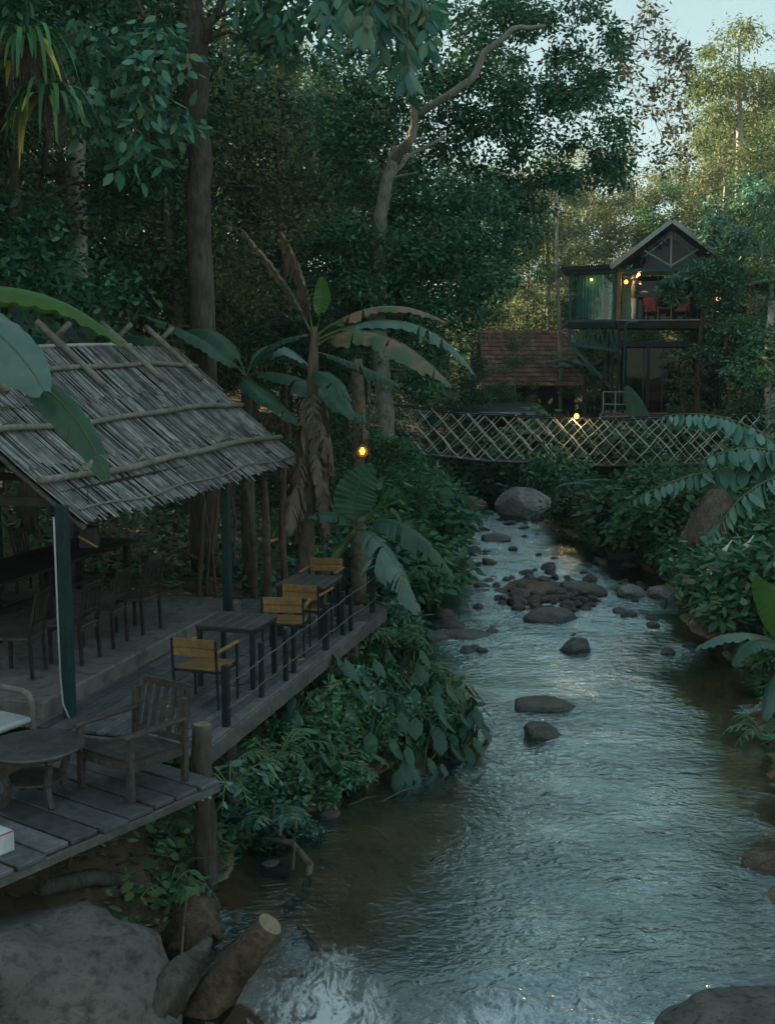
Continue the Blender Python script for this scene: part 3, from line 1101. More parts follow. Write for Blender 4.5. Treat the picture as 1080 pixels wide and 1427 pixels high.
# tall-backed dining chairs and long table in the hut
t = thing('long_table', 'long heavy dark wood dining table in the shade of the hut', 'table', hp(EO, 3.0, 2.75, 1.49 - EO.z), FA)
m = MB()
for i in range(5):
    m.box((-0.42 + i * 0.21, 0, 0.74), (0.205, 5.0, 0.05), bev=0.008)
m.build('table_top', M['darkwood'], t)
for sx in (-1, 1):
    for sy in (-1, 0, 1):
        m = MB()
        m.bar((sx * .42, sy * 2.3, 0), (sx * .42, sy * 2.3, 0.71), 0.1, 0.1, up=(0, 1, 0), bev=0.01)
        m.build('leg', M['darkwood'], t)
m = MB()
m.bar((0, -2.3, 0.2), (0, 2.3, 0.2), 0.08, 0.06)
for sy in (-1, 0, 1):
    m.bar((-.38, sy * 2.3, 0.2), (.38, sy * 2.3, 0.2), 0.06, 0.06)
m.build('stretcher', M['darkwood'], t)


def dining_chair(label, loc, rz, group):
    t = thing('dining_chair', label, 'chair', loc, rz, group)
    W, D = 0.215, 0.20
    for sx in (-1, 1):
        m = MB()
        m.bar((sx * W, -D - 0.02, 0), (sx * W, -D, 0.46), 0.042, 0.04, up=(0, 1, 0), bev=0.005)
        m.bar((sx * W, -D, 0.46), (sx * W * 0.97, -D - 0.10, 1.02), 0.042, 0.034, up=(0, 1, 0), bev=0.005)
        m.build('leg', M['darkwood'], t)
        m = MB()
        m.bar((sx * W, D, 0), (sx * W, D, 0.45), 0.042, 0.042, up=(0, 1, 0), bev=0.005)
        m.build('leg', M['darkwood'], t)
    m = MB()
    m.box((0, 0.005, 0.465), (0.46, 0.44, 0.03), bev=0.01)
    m.box((0, D - 0.01, 0.42), (0.40, 0.02, 0.05))
    m.box((0, -D + 0.01, 0.42), (0.40, 0.02, 0.05))
    m.build('seat', M['greywood'], t)
    m = MB()
    m.box((0, -D - 0.086, 0.955), (0.39, 0.022, 0.09), Matrix.Rotation(rad(10), 3, 'X'), bev=0.006)
    m.box((0, -D - 0.03, 0.64), (0.39, 0.02, 0.05), Matrix.Rotation(rad(10), 3, 'X'), bev=0.006)
    for i in (-1, 0, 1):
        m.bar((i * 0.1, -D - 0.03, 0.65), (i * 0.1, -D - 0.08, 0.93), 0.045, 0.014, up=(0, 1, 0))
    m.build('backrest', M['darkwood'], t)
    return t


GD = 'dark dining chairs in the hut'
spots = [((210, 885), 'tall-backed dark chair at the far end of the row on the concrete floor'), ((163, 905), 'tall-backed dark chair second from the far end of the row on the concrete floor'),
         ((122, 928), 'dark dining chair just beyond the near green post'), ((46, 948), 'dark dining chair deepest in the shade inside the near green post')]
d0 = None
for i, ((px, py), lb) in enumerate(spots):
    q = on(px, py, 1.49) + Vv * 0.28 + U * 0.2
    rz = math.atan2(-Vv.x, Vv.y) + rad((-6, 5, 0, 12)[i])
    d0 = dining_chair(lb, (q.x, q.y, 1.49), rz, GD) if d0 is None else dup(d0, (q.x, q.y, 1.49), rz, lb, GD) and d0
for k in range(3):
    q = hp(EO, 1.6 + k * 1.5, 3.55)
    dup(d0, (q.x, q.y, 1.49), math.atan2(Vv.x, -Vv.y) + rad(4 * k - 4), 'dark dining chair on the forest side of the long table', GD)

# slatted armchair on the platform; +Y is the way it faces
t = thing('garden_armchair', 'low dark wooden armchair with a slatted back on the platform corner', 'armchair')
AX = (on(265, 1088, PZ) + on(178, 1118, PZ)) / 2 + PW * 0.34
t.location = (AX.x, AX.y, PZ)
t.rotation_euler = (0, 0, math.atan2(PU.x, -PU.y))
W, D = 0.33, 0.33
for sx in (-1, 1):
    m = MB()
    m.bar((sx * W, D, 0), (sx * W, D, 0.585), 0.07, 0.055, up=(0, 1, 0), bev=0.006)
    m.build('leg', M['greywood'], t)
    m = MB()
    m.bar((sx * W, -D, 0), (sx * W, -D - 0.02, 0.80), 0.06, 0.055, up=(0, 1, 0), bev=0.006)
    m.build('leg', M['greywood'], t)
    m = MB()
    m.bar((sx * W, -D - 0.02, 0.60), (sx * W, D + 0.07, 0.60), 0.085, 0.032, bev=0.008)
    m.build('armrest', M['greywood'], t)
m = MB()
for i in range(6):
    m.box((0, -D + 0.07 + i * 0.108, 0.345 + 0.004 * i), (2 * W - 0.06, 0.104, 0.022), bev=0.004)
for sx in (-1, 1):
    m.bar((sx * (W - .005), -D + .03, 0.30), (sx * (W - .005), D - .03, 0.31), 0.04, 0.085)
m.bar((-W, D - 0.01, 0.31), (W, D - 0.01, 0.31), 0.03, 0.085)
m.build('seat', M['greywood'], t)
m = MB()
bt = -D - 0.13
m.bar((-W, bt + .01, 0.86), (W, bt + .01, 0.86), 0.032, 0.07, bev=0.006)
m.bar((-W + .02, -D - 0.01, 0.40), (W - .02, -D - 0.01, 0.40), 0.03, 0.06)
for sx in (-1, 1):
    m.bar((sx * (W - .012), -D - 0.005, 0.38), (sx * (W - .012), bt + .01, 0.89), 0.05, 0.04, up=(0, 1, 0))
for i in range(5):
    xx = -0.22 + i * 0.11
    m.bar((xx, -D - 0.012, 0.40), (xx, bt + .01, 0.84), 0.05, 0.018, up=(0, 1, 0))
m.build('backrest', M['greywood'], t)

# round table
rt = on(48, 1037, 1.76)
t = thing('round_table', 'round dark wooden coffee table with curved legs on the platform', 'table', (rt.x, rt.y, PZ), 0.5)
m = MB()
m.lathe([(0.40, 0.475), (0.43, 0.48), (0.435, 0.495), (0.43, 0.51), (0.40, 0.512)], n=40)
m.build('table_top', M['tabletop'], t)
m = MB()
m.lathe([(0.30, 0.41), (0.31, 0.412), (0.31, 0.474), (0.30, 0.476)], n=28)
m.build('apron', M['greywood'], t)
for k in range(4):
    a = k * PI / 2 + 0.2
    m = MB()
    pr = [(0.29, 0.47), (0.31, 0.40), (0.29, 0.28), (0.25, 0.18), (0.27, 0.08), (0.33, 0.0)]
    for (r0, z0), (r1, z1) in zip(pr[:-1], pr[1:]):
        m.bar((r0 * math.cos(a), r0 * math.sin(a), z0), (r1 * math.cos(a), r1 * math.sin(a), z1), 0.06, 0.045, up=(-math.sin(a), math.cos(a), 0))
    m.build('leg', M['greywood'], t)
m = MB()
m.lathe([(0.23, 0.19), (0.25, 0.192), (0.25, 0.212), (0.23, 0.214)], n=24)
m.build('shelf', M['greywood'], t)

# bent-arm chair partly in frame
q = on(-8, 1075, PZ)
t = thing('cane_chair', 'pale woven seat chair with a rounded bent arm at the edge of the platform', 'chair', (q.x - 0.1, q.y + 0.28, PZ), rad(-120))
for sx in (-1, 1):
    m = MB()
    m.tube([(sx * .28, .27, 0), (sx * .28, .27, .3), (sx * .28, .26, .56), (sx * .285, .22, .63), (sx * .29, .12, .66), (sx * .28, -.1, .66), (sx * .26, -.3, .68)], 0.032, 9)
    m.build('arm', M['bamboo'], t, True)
    m = MB()
    m.tube([(sx * .26, -.28, 0), (sx * .26, -.3, .45), (sx * .25, -.36, .95)], 0.026, 8)
    m.build('leg', M['bamboo'], t, True)
m = MB()
m.box((0, 0, .39), (.54, .56, .07), bev=.025)
m.build('seat', M['pvc'], t)
m = MB()
m.box((0, -.33, .72), (.5, .04, .4), Matrix.Rotation(rad(8), 3, 'X'), bev=.015)
m.build('backrest', M['white'], t)

# small white carton at the platform edge
q = on(2, 1186, PZ)
t = thing('white_carton', 'small white carton with a pink edge on the platform planks', 'carton', (q.x - .04, q.y + .02, PZ), rad(-35))
m = MB()
m.box((0, 0, .085), (.24, .17, .17), bev=.006)
m.build('body', M['white'], t)
m = MB()
m.box((.1215, 0, .166), (.004, .17, .012))
m.box((.1215, -.0845, .085), (.004, .008, .15))
m.build('edge_stripe', M['pink'], t)
# ------------------------------------------------------------------ stilt house, bridge, far buildings
class Built:
    """parts given in world space, stored relative to their thing"""

    def __init__(s, name, label, cat, base, group=None):
        s.base = Vector(base)
        s.t = thing(name, label, cat, base, 0, group)

    def b(s, mb, name, mat, parent=None, smooth=False):
        mb.v = [tuple(Vector(p) - s.base) for p in mb.v]
        return mb.build(name, mat, parent or s.t, smooth)


def bars(lst, wd, ht, up=(0, 0, 1), bev=0.0):
    m = MB()
    for a, b in lst:
        m.bar(a, b, wd, ht, up, bev)
    return m


HY = 47.0
hs = Built('stilt_house', 'black steel and glass two-storey house with a pointed gable and a projecting glass room', 'house', (11.3, HY + 2, 2.6))
BX0, BX1, GX0, GX1, AX_, AZ = 7.35, 9.2, 9.3, 13.45, 11.36, 10.45
EZ = 8.62
# projecting glass room
m = MB()
m.box(((BX0 + BX1) / 2, HY + 1.5, 6.45), (BX1 - BX0 + .1, 3.2, 0.24))
hs.b(m, 'room_floor', M['darkroof'])
m = MB()
m.box(((BX0 + BX1) / 2 - .1, HY + 1.45, 8.74), (BX1 - BX0 + .45, 3.6, 0.16), Matrix.Rotation(rad(-2), 3, 'Y'))
hs.b(m, 'flat_roof', M['darkroof'])
m = MB()
for x in (BX0 + .05, BX1 - .05):
    for y in (HY, HY + 3.0):
        m.bar((x, y, 6.57), (x, y, 8.66), .11, .11, (0, 1, 0))
m.bar((BX0, HY, 8.6), (BX1, HY, 8.6), .1, .14)
m.bar((BX0 + .05, HY, 8.6), (BX0 + .05, HY + 3, 8.6), .1, .14)
m.bar((BX0 + .11, HY, 6.62), (BX1 - .11, HY, 6.62), .08, .08)
rf = hs.b(m, 'room_frame', M['tealsteel'])
for nm, vs in (('window', [(BX0 + .1, HY + .02, 6.65), (BX1 - .1, HY + .02, 6.65), (BX1 - .1, HY + .02, 8.55), (BX0 + .1, HY + .02, 8.55)]),
               ('window', [(BX0 + .06, HY + .08, 6.65), (BX0 + .06, HY + 2.94, 6.65), (BX0 + .06, HY + 2.94, 8.55), (BX0 + .06, HY + .08, 8.55)]),
               ('window', [(BX0 + .1, HY + 2.98, 6.65), (BX1 - .1, HY + 2.98, 6.65), (BX1 - .1, HY + 2.98, 8.55), (BX0 + .1, HY + 2.98, 8.55)])):
    m = MB()
    m.add(vs, [(0, 1, 2, 3)])
    hs.b(m, nm, M['glass'])
# sheer curtain inside, falling in folds
m = MB()
pts = []
for i in range(61):
    x = BX0 + .28 + (1.12) * i / 60
    pts.append((x, HY + 0.5 + 0.008 * math.sin(i * 0.9) + 0.003 * math.sin(i * 2.9)))
for i in range(60):
    (xa, ya), (xb, yb) = pts[i], pts[i + 1]
    m.add([(xa, ya, 6.75), (xb, yb, 6.75), (xb, yb, 8.5), (xa, ya, 8.5)], [(0, 1, 2, 3)])
hs.b(m, 'curtain', M['curtain'])
# main storey: floor, posts, beam, rear glazing
m = MB()
m.box(((GX0 + GX1) / 2, HY + 2.2, 6.46), (GX1 - GX0, 4.8, 0.3))
hs.b(m, 'balcony_floor', M['darkroof'])
m = MB()
m.bar((GX0, HY - .22, 6.62), (GX1, HY - .22, 6.62), .05, .04)
hs.b(m, 'floor_edge', M['trim'])
for x, mt, wdt in ((GX0 + .05, 'honeywood', .16), (GX1 - .08, 'tealsteel', .14)):
    m = bars([((x, HY, 6.61), (x, HY, EZ - .05))], wdt, wdt, (0, 1, 0))
    hs.b(m, 'post', M[mt])
for x in (GX0 + .1, GX1 - .1, 11.4):
    m = bars([((x, HY + 4.3, 6.61), (x, HY + 4.3, EZ))], .12, .12, (0, 1, 0))
    hs.b(m, 'post', M['tealsteel'])
m = bars([((GX0, HY, EZ), (GX1, HY, EZ)), ((GX0, HY + 2.4, EZ), (GX1, HY + 2.4, EZ)), ((GX0 + .03, HY, EZ + .001), (GX0 + .03, HY + 4.3, EZ + .001)), ((GX1 - .03, HY, EZ + .001), (GX1 - .03, HY + 4.3, EZ + .001))], .1, .14)
hs.b(m, 'tie_beam', M['tealsteel'])
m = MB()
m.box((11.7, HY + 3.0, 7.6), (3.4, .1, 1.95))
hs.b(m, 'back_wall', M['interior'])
for i in range(4):
    x0 = 10.05 + i * .84
    m = MB()
    m.add([(x0 + .04, HY + 2.9, 6.64), (x0 + .80, HY + 2.9, 6.64), (x0 + .80, HY + 2.9, 8.5), (x0 + .04, HY + 2.9, 8.5)], [(0, 1, 2, 3)])
    hs.b(m, 'window', M['darkglass'])
m = MB()
for i in range(5):
    m.bar((10.05 + i * .84, HY + 2.88, 6.62), (10.05 + i * .84, HY + 2.88, 8.55), .06, .06, (0, 1, 0))
hs.b(m, 'window_frame', M['tealsteel'])
m = MB()
m.box((GX0 + .42, HY + 2.5, 7.55), (.6, .06, 1.9))
hs.b(m, 'side_panel', M['curtain'])
# gable: king post, braces, glass
m = bars([((AX_, HY, EZ + .07), (AX_, HY, AZ - .35))], .07, .07, (0, 1, 0))
m.bar((AX_, HY, EZ + .15), (AX_ - 1.05, HY, EZ + .78), .06, .06)
m.bar((AX_, HY, EZ + .15), (AX_ + 1.05, HY, EZ + .78), .06, .06)
hs.b(m, 'gable_truss', M['trim'])
m = MB()
m.add([(GX0 + .2, HY + .05, EZ + .08), (GX1 - .2, HY + .05, EZ + .08), (AX_, HY + .05, AZ - .25)], [(0, 1, 2)])
hs.b(m, 'gable_window', M['darkglass'])
m = MB()
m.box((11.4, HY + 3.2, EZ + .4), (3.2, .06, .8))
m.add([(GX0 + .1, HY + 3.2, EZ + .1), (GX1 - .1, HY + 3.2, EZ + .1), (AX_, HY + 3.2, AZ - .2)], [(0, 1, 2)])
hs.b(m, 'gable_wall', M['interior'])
# roof: two slopes with thickness; pale fascia on the front edge
for sx in (-1, 1):
    ex = AX_ + sx * 2.35
    ez = EZ + .05
    m = MB()
    y0, y1 = HY - .55, HY + 4.9
    th = .13
    vs = [(AX_, y0, AZ), (ex, y0, ez), (ex, y1, ez), (AX_, y1, AZ), (AX_, y0, AZ + th), (ex, y0, ez + th), (ex, y1, ez + th), (AX_, y1, AZ + th)]
    m.add(vs, [(0, 1, 2, 3), (7, 6, 5, 4), (0, 4, 5, 1), (1, 5, 6, 2), (2, 6, 7, 3)])
    o = hs.b(m, 'roof', M['darkroof'])
    m = bars([((AX_ + sx * .02, y0 - .03, AZ + .03), (ex, y0 - .03, ez + .03))], .05, .17)
    hs.b(m, 'fascia', M['trim'], o)
# lower storey
m = MB()
m.box((11.5, HY + 2.2, 5.66), (4.3, 4.4, .22))
hs.b(m, 'lower_roof', M['darkroof'])
for x in (GX0 + .1, 10.6, 12.1, GX1):
    m = bars([((x, HY + .05, 2.9), (x, HY + .05, 6.3 if x < 10 or x > 13 else 5.55))], .13, .13, (0, 1, 0))
    hs.b(m, 'post', M['steel'])
for i in range(5):
    x0 = GX0 + .35 + i * .78
    m = MB()
    m.add([(x0, HY + .6, 2.95), (x0 + .74, HY + .6, 2.95), (x0 + .74, HY + .6, 5.5), (x0, HY + .6, 5.5)], [(0, 1, 2, 3)])
    o = hs.b(m, 'window', M['darkglass'])
    m = bars([((x0 - .02, HY + .57, 2.95), (x0 - .02, HY + .57, 5.5))], .05, .05, (0, 1, 0))
    hs.b(m, 'window_frame', M['tealsteel'], o)
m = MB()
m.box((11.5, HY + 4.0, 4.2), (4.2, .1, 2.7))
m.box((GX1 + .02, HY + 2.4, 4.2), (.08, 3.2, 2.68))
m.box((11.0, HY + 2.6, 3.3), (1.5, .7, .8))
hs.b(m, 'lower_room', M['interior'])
m = MB()
m.box((11.1, HY + .9, 2.78), (4.7, 3.6, .14))
hs.b(m, 'deck', M['pvc'])
m = bars([((8.8, HY - .93, 2.86), (13.4, HY - .93, 2.86))], .05, .07)
hs.b(m, 'red_deck_edge', M['redcloth'])
for x in (8.9, 10.6, 12.3, 13.2):
    m = bars([((x, HY - .7, 2.72), (x, HY - .7, tz(x, HY - .7) - .4))], .14, .14, (0, 1, 0))
    hs.b(m, 'stilt', M['steel'])
# bracing that carries the glass room
m = bars([((BX0 + .05, HY, 6.34), (BX0 + .05, HY, 5.75)), ((BX0, HY, 5.72), (GX0, HY, 5.40)), ((BX0 + .05, HY, 5.7), (GX0 - .2, HY + .2, 3.9))], .13, .13)
for i in range(5):
    x0 = BX0 + .1 + i * .38
    m.bar((x0, HY, 6.34), (x0 + .3, HY, 5.68 - .17 * (i + .8) * .38), .06, .06)
    m.bar((x0 + .29, HY, 5.66 - .17 * (i + .8) * .38), (x0 + .38, HY + .01, 6.34), .05, .05)
hs.b(m, 'bracing', M['tealsteel'])
for x, y in ((GX0 - .15, HY + .3), (GX0 - .45, HY + .3), (8.9, HY + 2.6)):
    m = bars([((x, y, 6.3), (x, y, tz(x, y) - .3))], .1, .1, (0, 1, 0))
    hs.b(m, 'post', M['steel'])
m = MB()
m.tube([(GX0 + .9, HY - .3, 6.55), (GX0 + .45, HY - .3, 6.53), (GX0 + .36, HY - .3, 6.4), (GX0 + .34, HY - .3, 4.6), (GX0 + .34, HY - .3, 2.85)], .05, 8)
hs.b(m, 'drain_pipe', M['tealsteel'], None, True)
m = MB()
for z in (3.25, 3.75):
    m.bar((8.85, HY - .85, z), (9.9, HY - .85, z), .04, .04)
for x in (8.87, 9.35, 9.88):
    m.bar((x, HY - .85, 2.86), (x, HY - .85, 3.76), .05, .05, (0, 1, 0))
hs.b(m, 'railing', M['trim'])
m = MB()
for i in range(4):
    m.box((8.72 - .26 * i, HY + .2, 4.2 - .32 * i), (.3, .9, .04))
m.bar((9.0, HY - .25, 4.45), (7.9, HY - .25, 3.0), .04, .14)
hs.b(m, 'stair', M['steel'])


def bulb(loc, label, r=.06, cord=.5, power=6.0, mat='bulb', group='lit bulbs on the glass house'):
    t = thing('pendant_bulb', label, 'lamp', loc, 0, group)
    m = MB()
    m.lathe([(.2 * r, -r), (.7 * r, -.75 * r), (r, 0), (.75 * r, .7 * r), (.35 * r, 1.05 * r)], n=14)
    m.build('bulb', M[mat], t, True)
    m = MB()
    m.lathe([(.36 * r, r * 1.0), (.4 * r, r * 1.7), (.15 * r, r * 1.8)], n=10)
    m.tube([(0, 0, r * 1.7), (0, 0, r + cord)], .008, 5)
    m.build('cord', M['steel'], t)
    if power:
        ld = bpy.data.lights.new('bulb_light', 'POINT')
        ld.energy = power
        ld.color = (1, .6, .25)
        ld.shadow_soft_size = r
        lo = bpy.data.objects.new('bulb_light', ld)
        COL.objects.link(lo)
        lo.parent = t
        lo.location = (0, -r * 1.6, -r * 1.2)
    return t


bulb(at(812, 389.5, HY + .9), 'warm bulb behind the curtain glass, closer to the outer corner of the projecting room', .045, .22, .3, 'bulbdim')
bulb(at(823, 388, HY + .35), 'warm bulb in front of the curtain, nearer the middle of the projecting room', .05, .22, .3, 'bulbdim')
bulb(at(887, 382, HY + .5), 'small warm bulb under the tie beam above the red chairs', .055, .2, 3, 'bulbdim')
bulb(at(872, 392, HY + .2), "large warm bulb hanging beside the standing person's hat", .075, .45, 7)
bulb(at(1005, 418, HY - 1), 'warm bulb glowing among the leaves beside the house', .06, .4, 5, 'bulbdim', None)

# furniture on the balcony
GR = 'red chairs on the balcony'


def red_chair(label, loc, rz):
    t = thing('red_chair', label, 'chair', loc, rz, GR)
    for sx in (-1, 1):
        for sy in (-1, 1):
            m = bars([((sx * .27, sy * .26, 0), (sx * .27, sy * .26, .62 if sy > 0 else .8))], .06, .06, (0, 1, 0))
            m.build('leg', M['darkwood'], t)
        m = bars([((sx * .27, -.3, .63), (sx * .27, .32, .63))], .07, .03)
        m.build('armrest', M['darkwood'], t)
    m = MB()
    m.box((0, 0, .42), (.5, .54, .12), bev=.03)
    m.build('seat', M['redcloth'], t)
    m = MB()
    m.box((0, -.27, .72), (.5, .1, .5), Matrix.Rotation(rad(8), 3, 'X'), bev=.03)
    m.build('backrest', M['redcloth'], t)
    return t


q = at(901, 445, HY + .9)
r0 = red_chair('red upholstered chair nearer the standing person on the balcony', (q.x, HY + .9, 6.615), rad(-160))
q = at(942, 445, HY + .9)
dup(r0, (q.x, HY + .9, 6.615), rad(165), 'red upholstered chair half behind the leafy tree on the balcony', GR)
q = at(921, 445, HY + .6)
t = thing('side_table', 'small wooden table between the two red balcony chairs', 'table', (q.x, HY + .5, 6.615))
m = MB()
m.box((0, 0, .5), (.62, .5, .04), bev=.008)
m.build('table_top', M['honeywood'], t)
for sx in (-1, 1):
    for sy in (-1, 1):
        bars([((sx * .26, sy * .2, 0), (sx * .26, sy * .2, .48))], .05, .05, (0, 1, 0)).build('leg', M['honeywood'], t)
m = MB()
m.box((0, 0, .14), (.5, .4, .03))
m.build('shelf', M['honeywood'], t)


# ---- standing person
def skin_body(name, chains, root=0, sub=2):
    """chains of (point, radius); first chain starts at the pelvis; later chains start with an index of an existing point"""
    verts, edges, rr = [], [], []
    for ch in chains:
        prev = None
        for it in ch:
            if isinstance(it, int):
                prev = it
                continue
            p, r = it
            verts.append(p)
            rr.append(r if isinstance(r, tuple) else (r, r))
            if prev is not None:
                edges.append((prev, len(verts) - 1))
            prev = len(verts) - 1
    me = bpy.data.meshes.new(name)
    me.from_pydata(verts, edges, [])
    o = bpy.data.objects.new(name, me)
    COL.objects.link(o)
    md = o.modifiers.new('skin', 'SKIN')
    md.use_smooth_shade = True
    sk = me.skin_vertices[0].data
    for i, r in enumerate(rr):
        sk[i].radius = r
        sk[i].use_root = (i == root)
    sb = o.modifiers.new('sub', 'SUBSURF')
    sb.levels = sub
    sb.render_levels = sub
    dg = bpy.context.evaluated_depsgraph_get()
    out = bpy.data.meshes.new_from_object(o.evaluated_get(dg))
    out.name = name
    bpy.data.objects.remove(o)
    return out


pp = at(880, 445, HY + .35)
person = thing('person', 'person in a pale hat, dark top and white trousers standing on the balcony', 'person', (pp.x, HY + .35, 6.615), rad(-75))
# local +Y = the way the person faces (turned to the right of the picture)
body = skin_body('body', [
    [((0, 0, .93), (.15, .11)), ((0, .01, 1.08), (.14, .10)), ((0, .01, 1.25), (.155, .11)), ((0, 0, 1.40), (.13, .085)), ((0, .0, 1.48), (.055, .055)), ((0, .015, 1.55), (.06, .065)), ((0, .025, 1.62), (.078, .095)), ((0, .02, 1.70), (.07, .085))],
    [0, ((.095, 0, .86), (.088, .09)), ((.10, .02, .50), (.06, .065)), ((.10, 0, .28), (.05, .055)), ((.10, -.01, .08), (.038, .042)), ((.105, .06, .035), (.036, .03)), ((.11, .15, .025), (.035, .022))],
    [0, ((-.095, 0, .86), (.088, .09)), ((-.10, .03, .50), (.06, .065)), ((-.10, .02, .28), (.05, .055)), ((-.10, .01, .08), (.038, .042)), ((-.105, .08, .035), (.036, .03)), ((-.11, .17, .025), (.035, .022))],
    [3, ((.17, 0, 1.39), .055), ((.21, .05, 1.17), .043), ((.19, .25, 1.10), .036), ((.16, .38, 1.13), .028), ((.15, .42, 1.135), (.036, .018))],
    [3, ((-.17, 0, 1.39), .055), ((-.20, .06, 1.16), .043), ((-.16, .27, 1.13), .036), ((-.12, .41, 1.17), .028), ((-.11, .45, 1.175), (.036, .018))],
])
bo = link('body', body, [M['skin'], M['shirt'], M['white'], M['darkwood']], person)
for p in bo.data.polygons:
    c = p.center
    arm = abs(c.x) > .125 and c.y > .2
    if c.z > 1.49 or arm:
        p.material_index = 0
    elif c.z > .90:
        p.material_index = 1
    elif c.z > .07:
        p.material_index = 2
    else:
        p.material_index = 3
m = MB()
for sx in (-1, 1):                          # five unequal, bent fingers a side
    hx, hy, hz = (.15, .44, 1.135) if sx > 0 else (-.11, .47, 1.175)
    for k, (dx, L) in enumerate(((-.027, .05), (-.009, .06), (.009, .056), (.026, .044))):
        m.tube([(hx + dx, hy - .01, hz), (hx + dx * 1.1, hy + L * .5, hz + .006), (hx + dx * 1.1, hy + L * .9, hz - .014)], [.009, .008, .006], 6)
    m.tube([(hx - sx * .03, hy - .05, hz), (hx - sx * .055, hy - .02, hz + .01), (hx - sx * .06, hy + .01, hz + .008)], [.011, .01, .007], 6)
m.build('fingers', M['skin'], person, True)
m = MB()
m.lathe([(.165, 1.715), (.17, 1.722), (.105, 1.745), (.1, 1.80), (.075, 1.845), (.02, 1.855)], (0, .02, 0), 18)
m.build('hat', M['white'], person, True)
m = MB()
m.lathe([(.085, 1.60), (.094, 1.66), (.09, 1.72), (.06, 1.76)], (0, -.012, 0), 14)
m.build('hair', M['hair'], person, True)
m = MB()
m.add([(0 - .015, .115, 1.645), (.015, .115, 1.645), (0.02, .12, 1.60), (-.02, .12, 1.60), (0, .15, 1.605)], [(0, 4, 1), (1, 4, 2), (2, 4, 3), (3, 4, 0)])
m.box((0, .116, 1.565), (.05, .012, .012))
for sx in (-1, 1):
    m.box((sx * .084, .02, 1.63), (.02, .04, .06), bev=.008)
m.build('face', M['skin'], person)
m = MB()
for sx in (-1, 1):
    m.box((sx * .032, .112, 1.65), (.024, .01, .011), bev=.003)
m.build('eyes', M['hair'], person)

# held pale cup-sized bundle
hb = thing('white_cloth', 'white folded cloth held forward in the hands of the standing person', 'cloth', (pp.x + .44, HY + .24, 6.615 + 1.14))
m = MB()
m.box((0, 0, 0), (.3, .2, .035), Matrix.Rotation(rad(8), 3, 'Y'), bev=.012)
m.box((.02, 0, .03), (.22, .18, .03), Matrix.Rotation(rad(4), 3, 'Y'), bev=.012)
m.build('folds', M['white'], hb)

# the house stands turned a little towards the stream, and so does all that stands or hangs in it
PIV, TURN = Vector((11.3, HY + 2, 0)), rad(-13)
for o in list(COL.objects):
    if o.parent is None and (o.name.split('.')[0] in ('stilt_house', 'red_chair', 'side_table', 'person', 'white_cloth', 'pendant_bulb')):
        d = o.location - PIV
        o.location = PIV + Matrix.Rotation(TURN, 3, 'Z') @ d + Vector((.45, 0, 0))
        o.rotation_euler.z += TURN
# ---- rope net bridge
BY = 40.0


def btop(x):
    return float(np.interp(x, [-2, 0.3, 3.5, 7.5, 11, 14, 19], [3.75, 3.42, 3.12, 2.98, 3.05, 3.25, 3.7])) + 0.02 * math.sin(x * 2.1)


def bdeck(x):
    return float(np.interp(x, [-2, 0.3, 3.5, 7.5, 11, 14, 19], [2.15, 1.85, 1.52, 1.36, 1.42, 1.62, 2.0]))


br = Built('rope_bridge', 'suspended footbridge with pale knotted rope netting along its sides', 'bridge', (8.5, BY, 1.5))
X0, X1, SP = -1.4, 18.5, 0.6
for yy in (BY, BY + 1.3):
    m = MB()
    nb = 3
    random.seed(int(yy * 10))
    k = 0
    x = X0
    jit = {}

    def knot(i, j):
        if (i, j) not in jit:
            xx = X0 + i * SP / 2 + random.uniform(-.03, .03)
            zt, zb = btop(xx), bdeck(xx) + .02
            f = j / (2 * nb - 2 + 1)
            jit[(i, j)] = Vector((xx, yy + random.uniform(-.03, .03), zt + (zb - zt) * f + random.uniform(-.02, .02)))
        return jit[(i, j)]
    NI = int((X1 - X0) / (SP / 2))
    for i in range(NI):
        for j in range(5):
            if (i + j) % 2 == 0:
                pairs = ((knot(i, j), knot(i + 1, j + 1)),)
            else:
                pairs = ((knot(i + 1, j), knot(i, j + 1)),)
            for a, b in pairs:
                mid = (a + b) / 2 + Vector((0, 0, -.015))
                m.tube([a, mid, b], .0095, 4, cap=False)
                if random.random() < 0.35:
                    m.tube([a + Vector((.035, .012, 0)), mid + Vector((.03, 0.01, .01)), b + Vector((.03, .012, 0))], .011, 4, cap=False)
    for key, p in jit.items():
        if key[1] < 5:
            m.lathe([(.01, -.03), (.028, 0), (.01, .03)], p, 5)
    br.b(m, 'rope_net', M['rope'])
    for f, r in ((0, .026), (1, .03)):
        m = MB()
        m.tube([(x, yy, btop(x) + .01 if f == 0 else bdeck(x)) for x in np.linspace(X0, X1, 50)], r, 6)
        br.b(m, 'cable', M['steel'], None, True)
m = MB()
x = X0
while x < X1:
    m.box((x, BY + .65, bdeck(x) - .02), (.17, 1.24, .035), Matrix.Rotation(random.uniform(-.05, .05), 3, 'Y'))
    x += .2
br.b(m, 'plank_deck', M['beamwood'])
for x in (-1.5, 18.6):
    for yy in (BY - .05, BY + 1.35):
        m = MB()
        m.tube([(x, yy, tz(x, yy) - .4), (x + .03, yy, btop(x) + .3)], .12, 9)
        br.b(m, 'tower_post', M['bark'], None, True)
for sx, x in ((-1, 1.6), (1, 11.5)):
    m = MB()
    m.tube([(x, BY + .1, bdeck(x)), (x - sx * 1.5, BY - 1.5, 1.0), (x - sx * 2.6, BY - 2.2, .25)], .014, 5)
    br.b(m, 'stay_cable', M['steel'])
bulb(Vector(at(803, 580, BY - .1)), 'bright orange bulb glowing on the top rope of the bridge', .085, .1, 8, 'bulb', None)

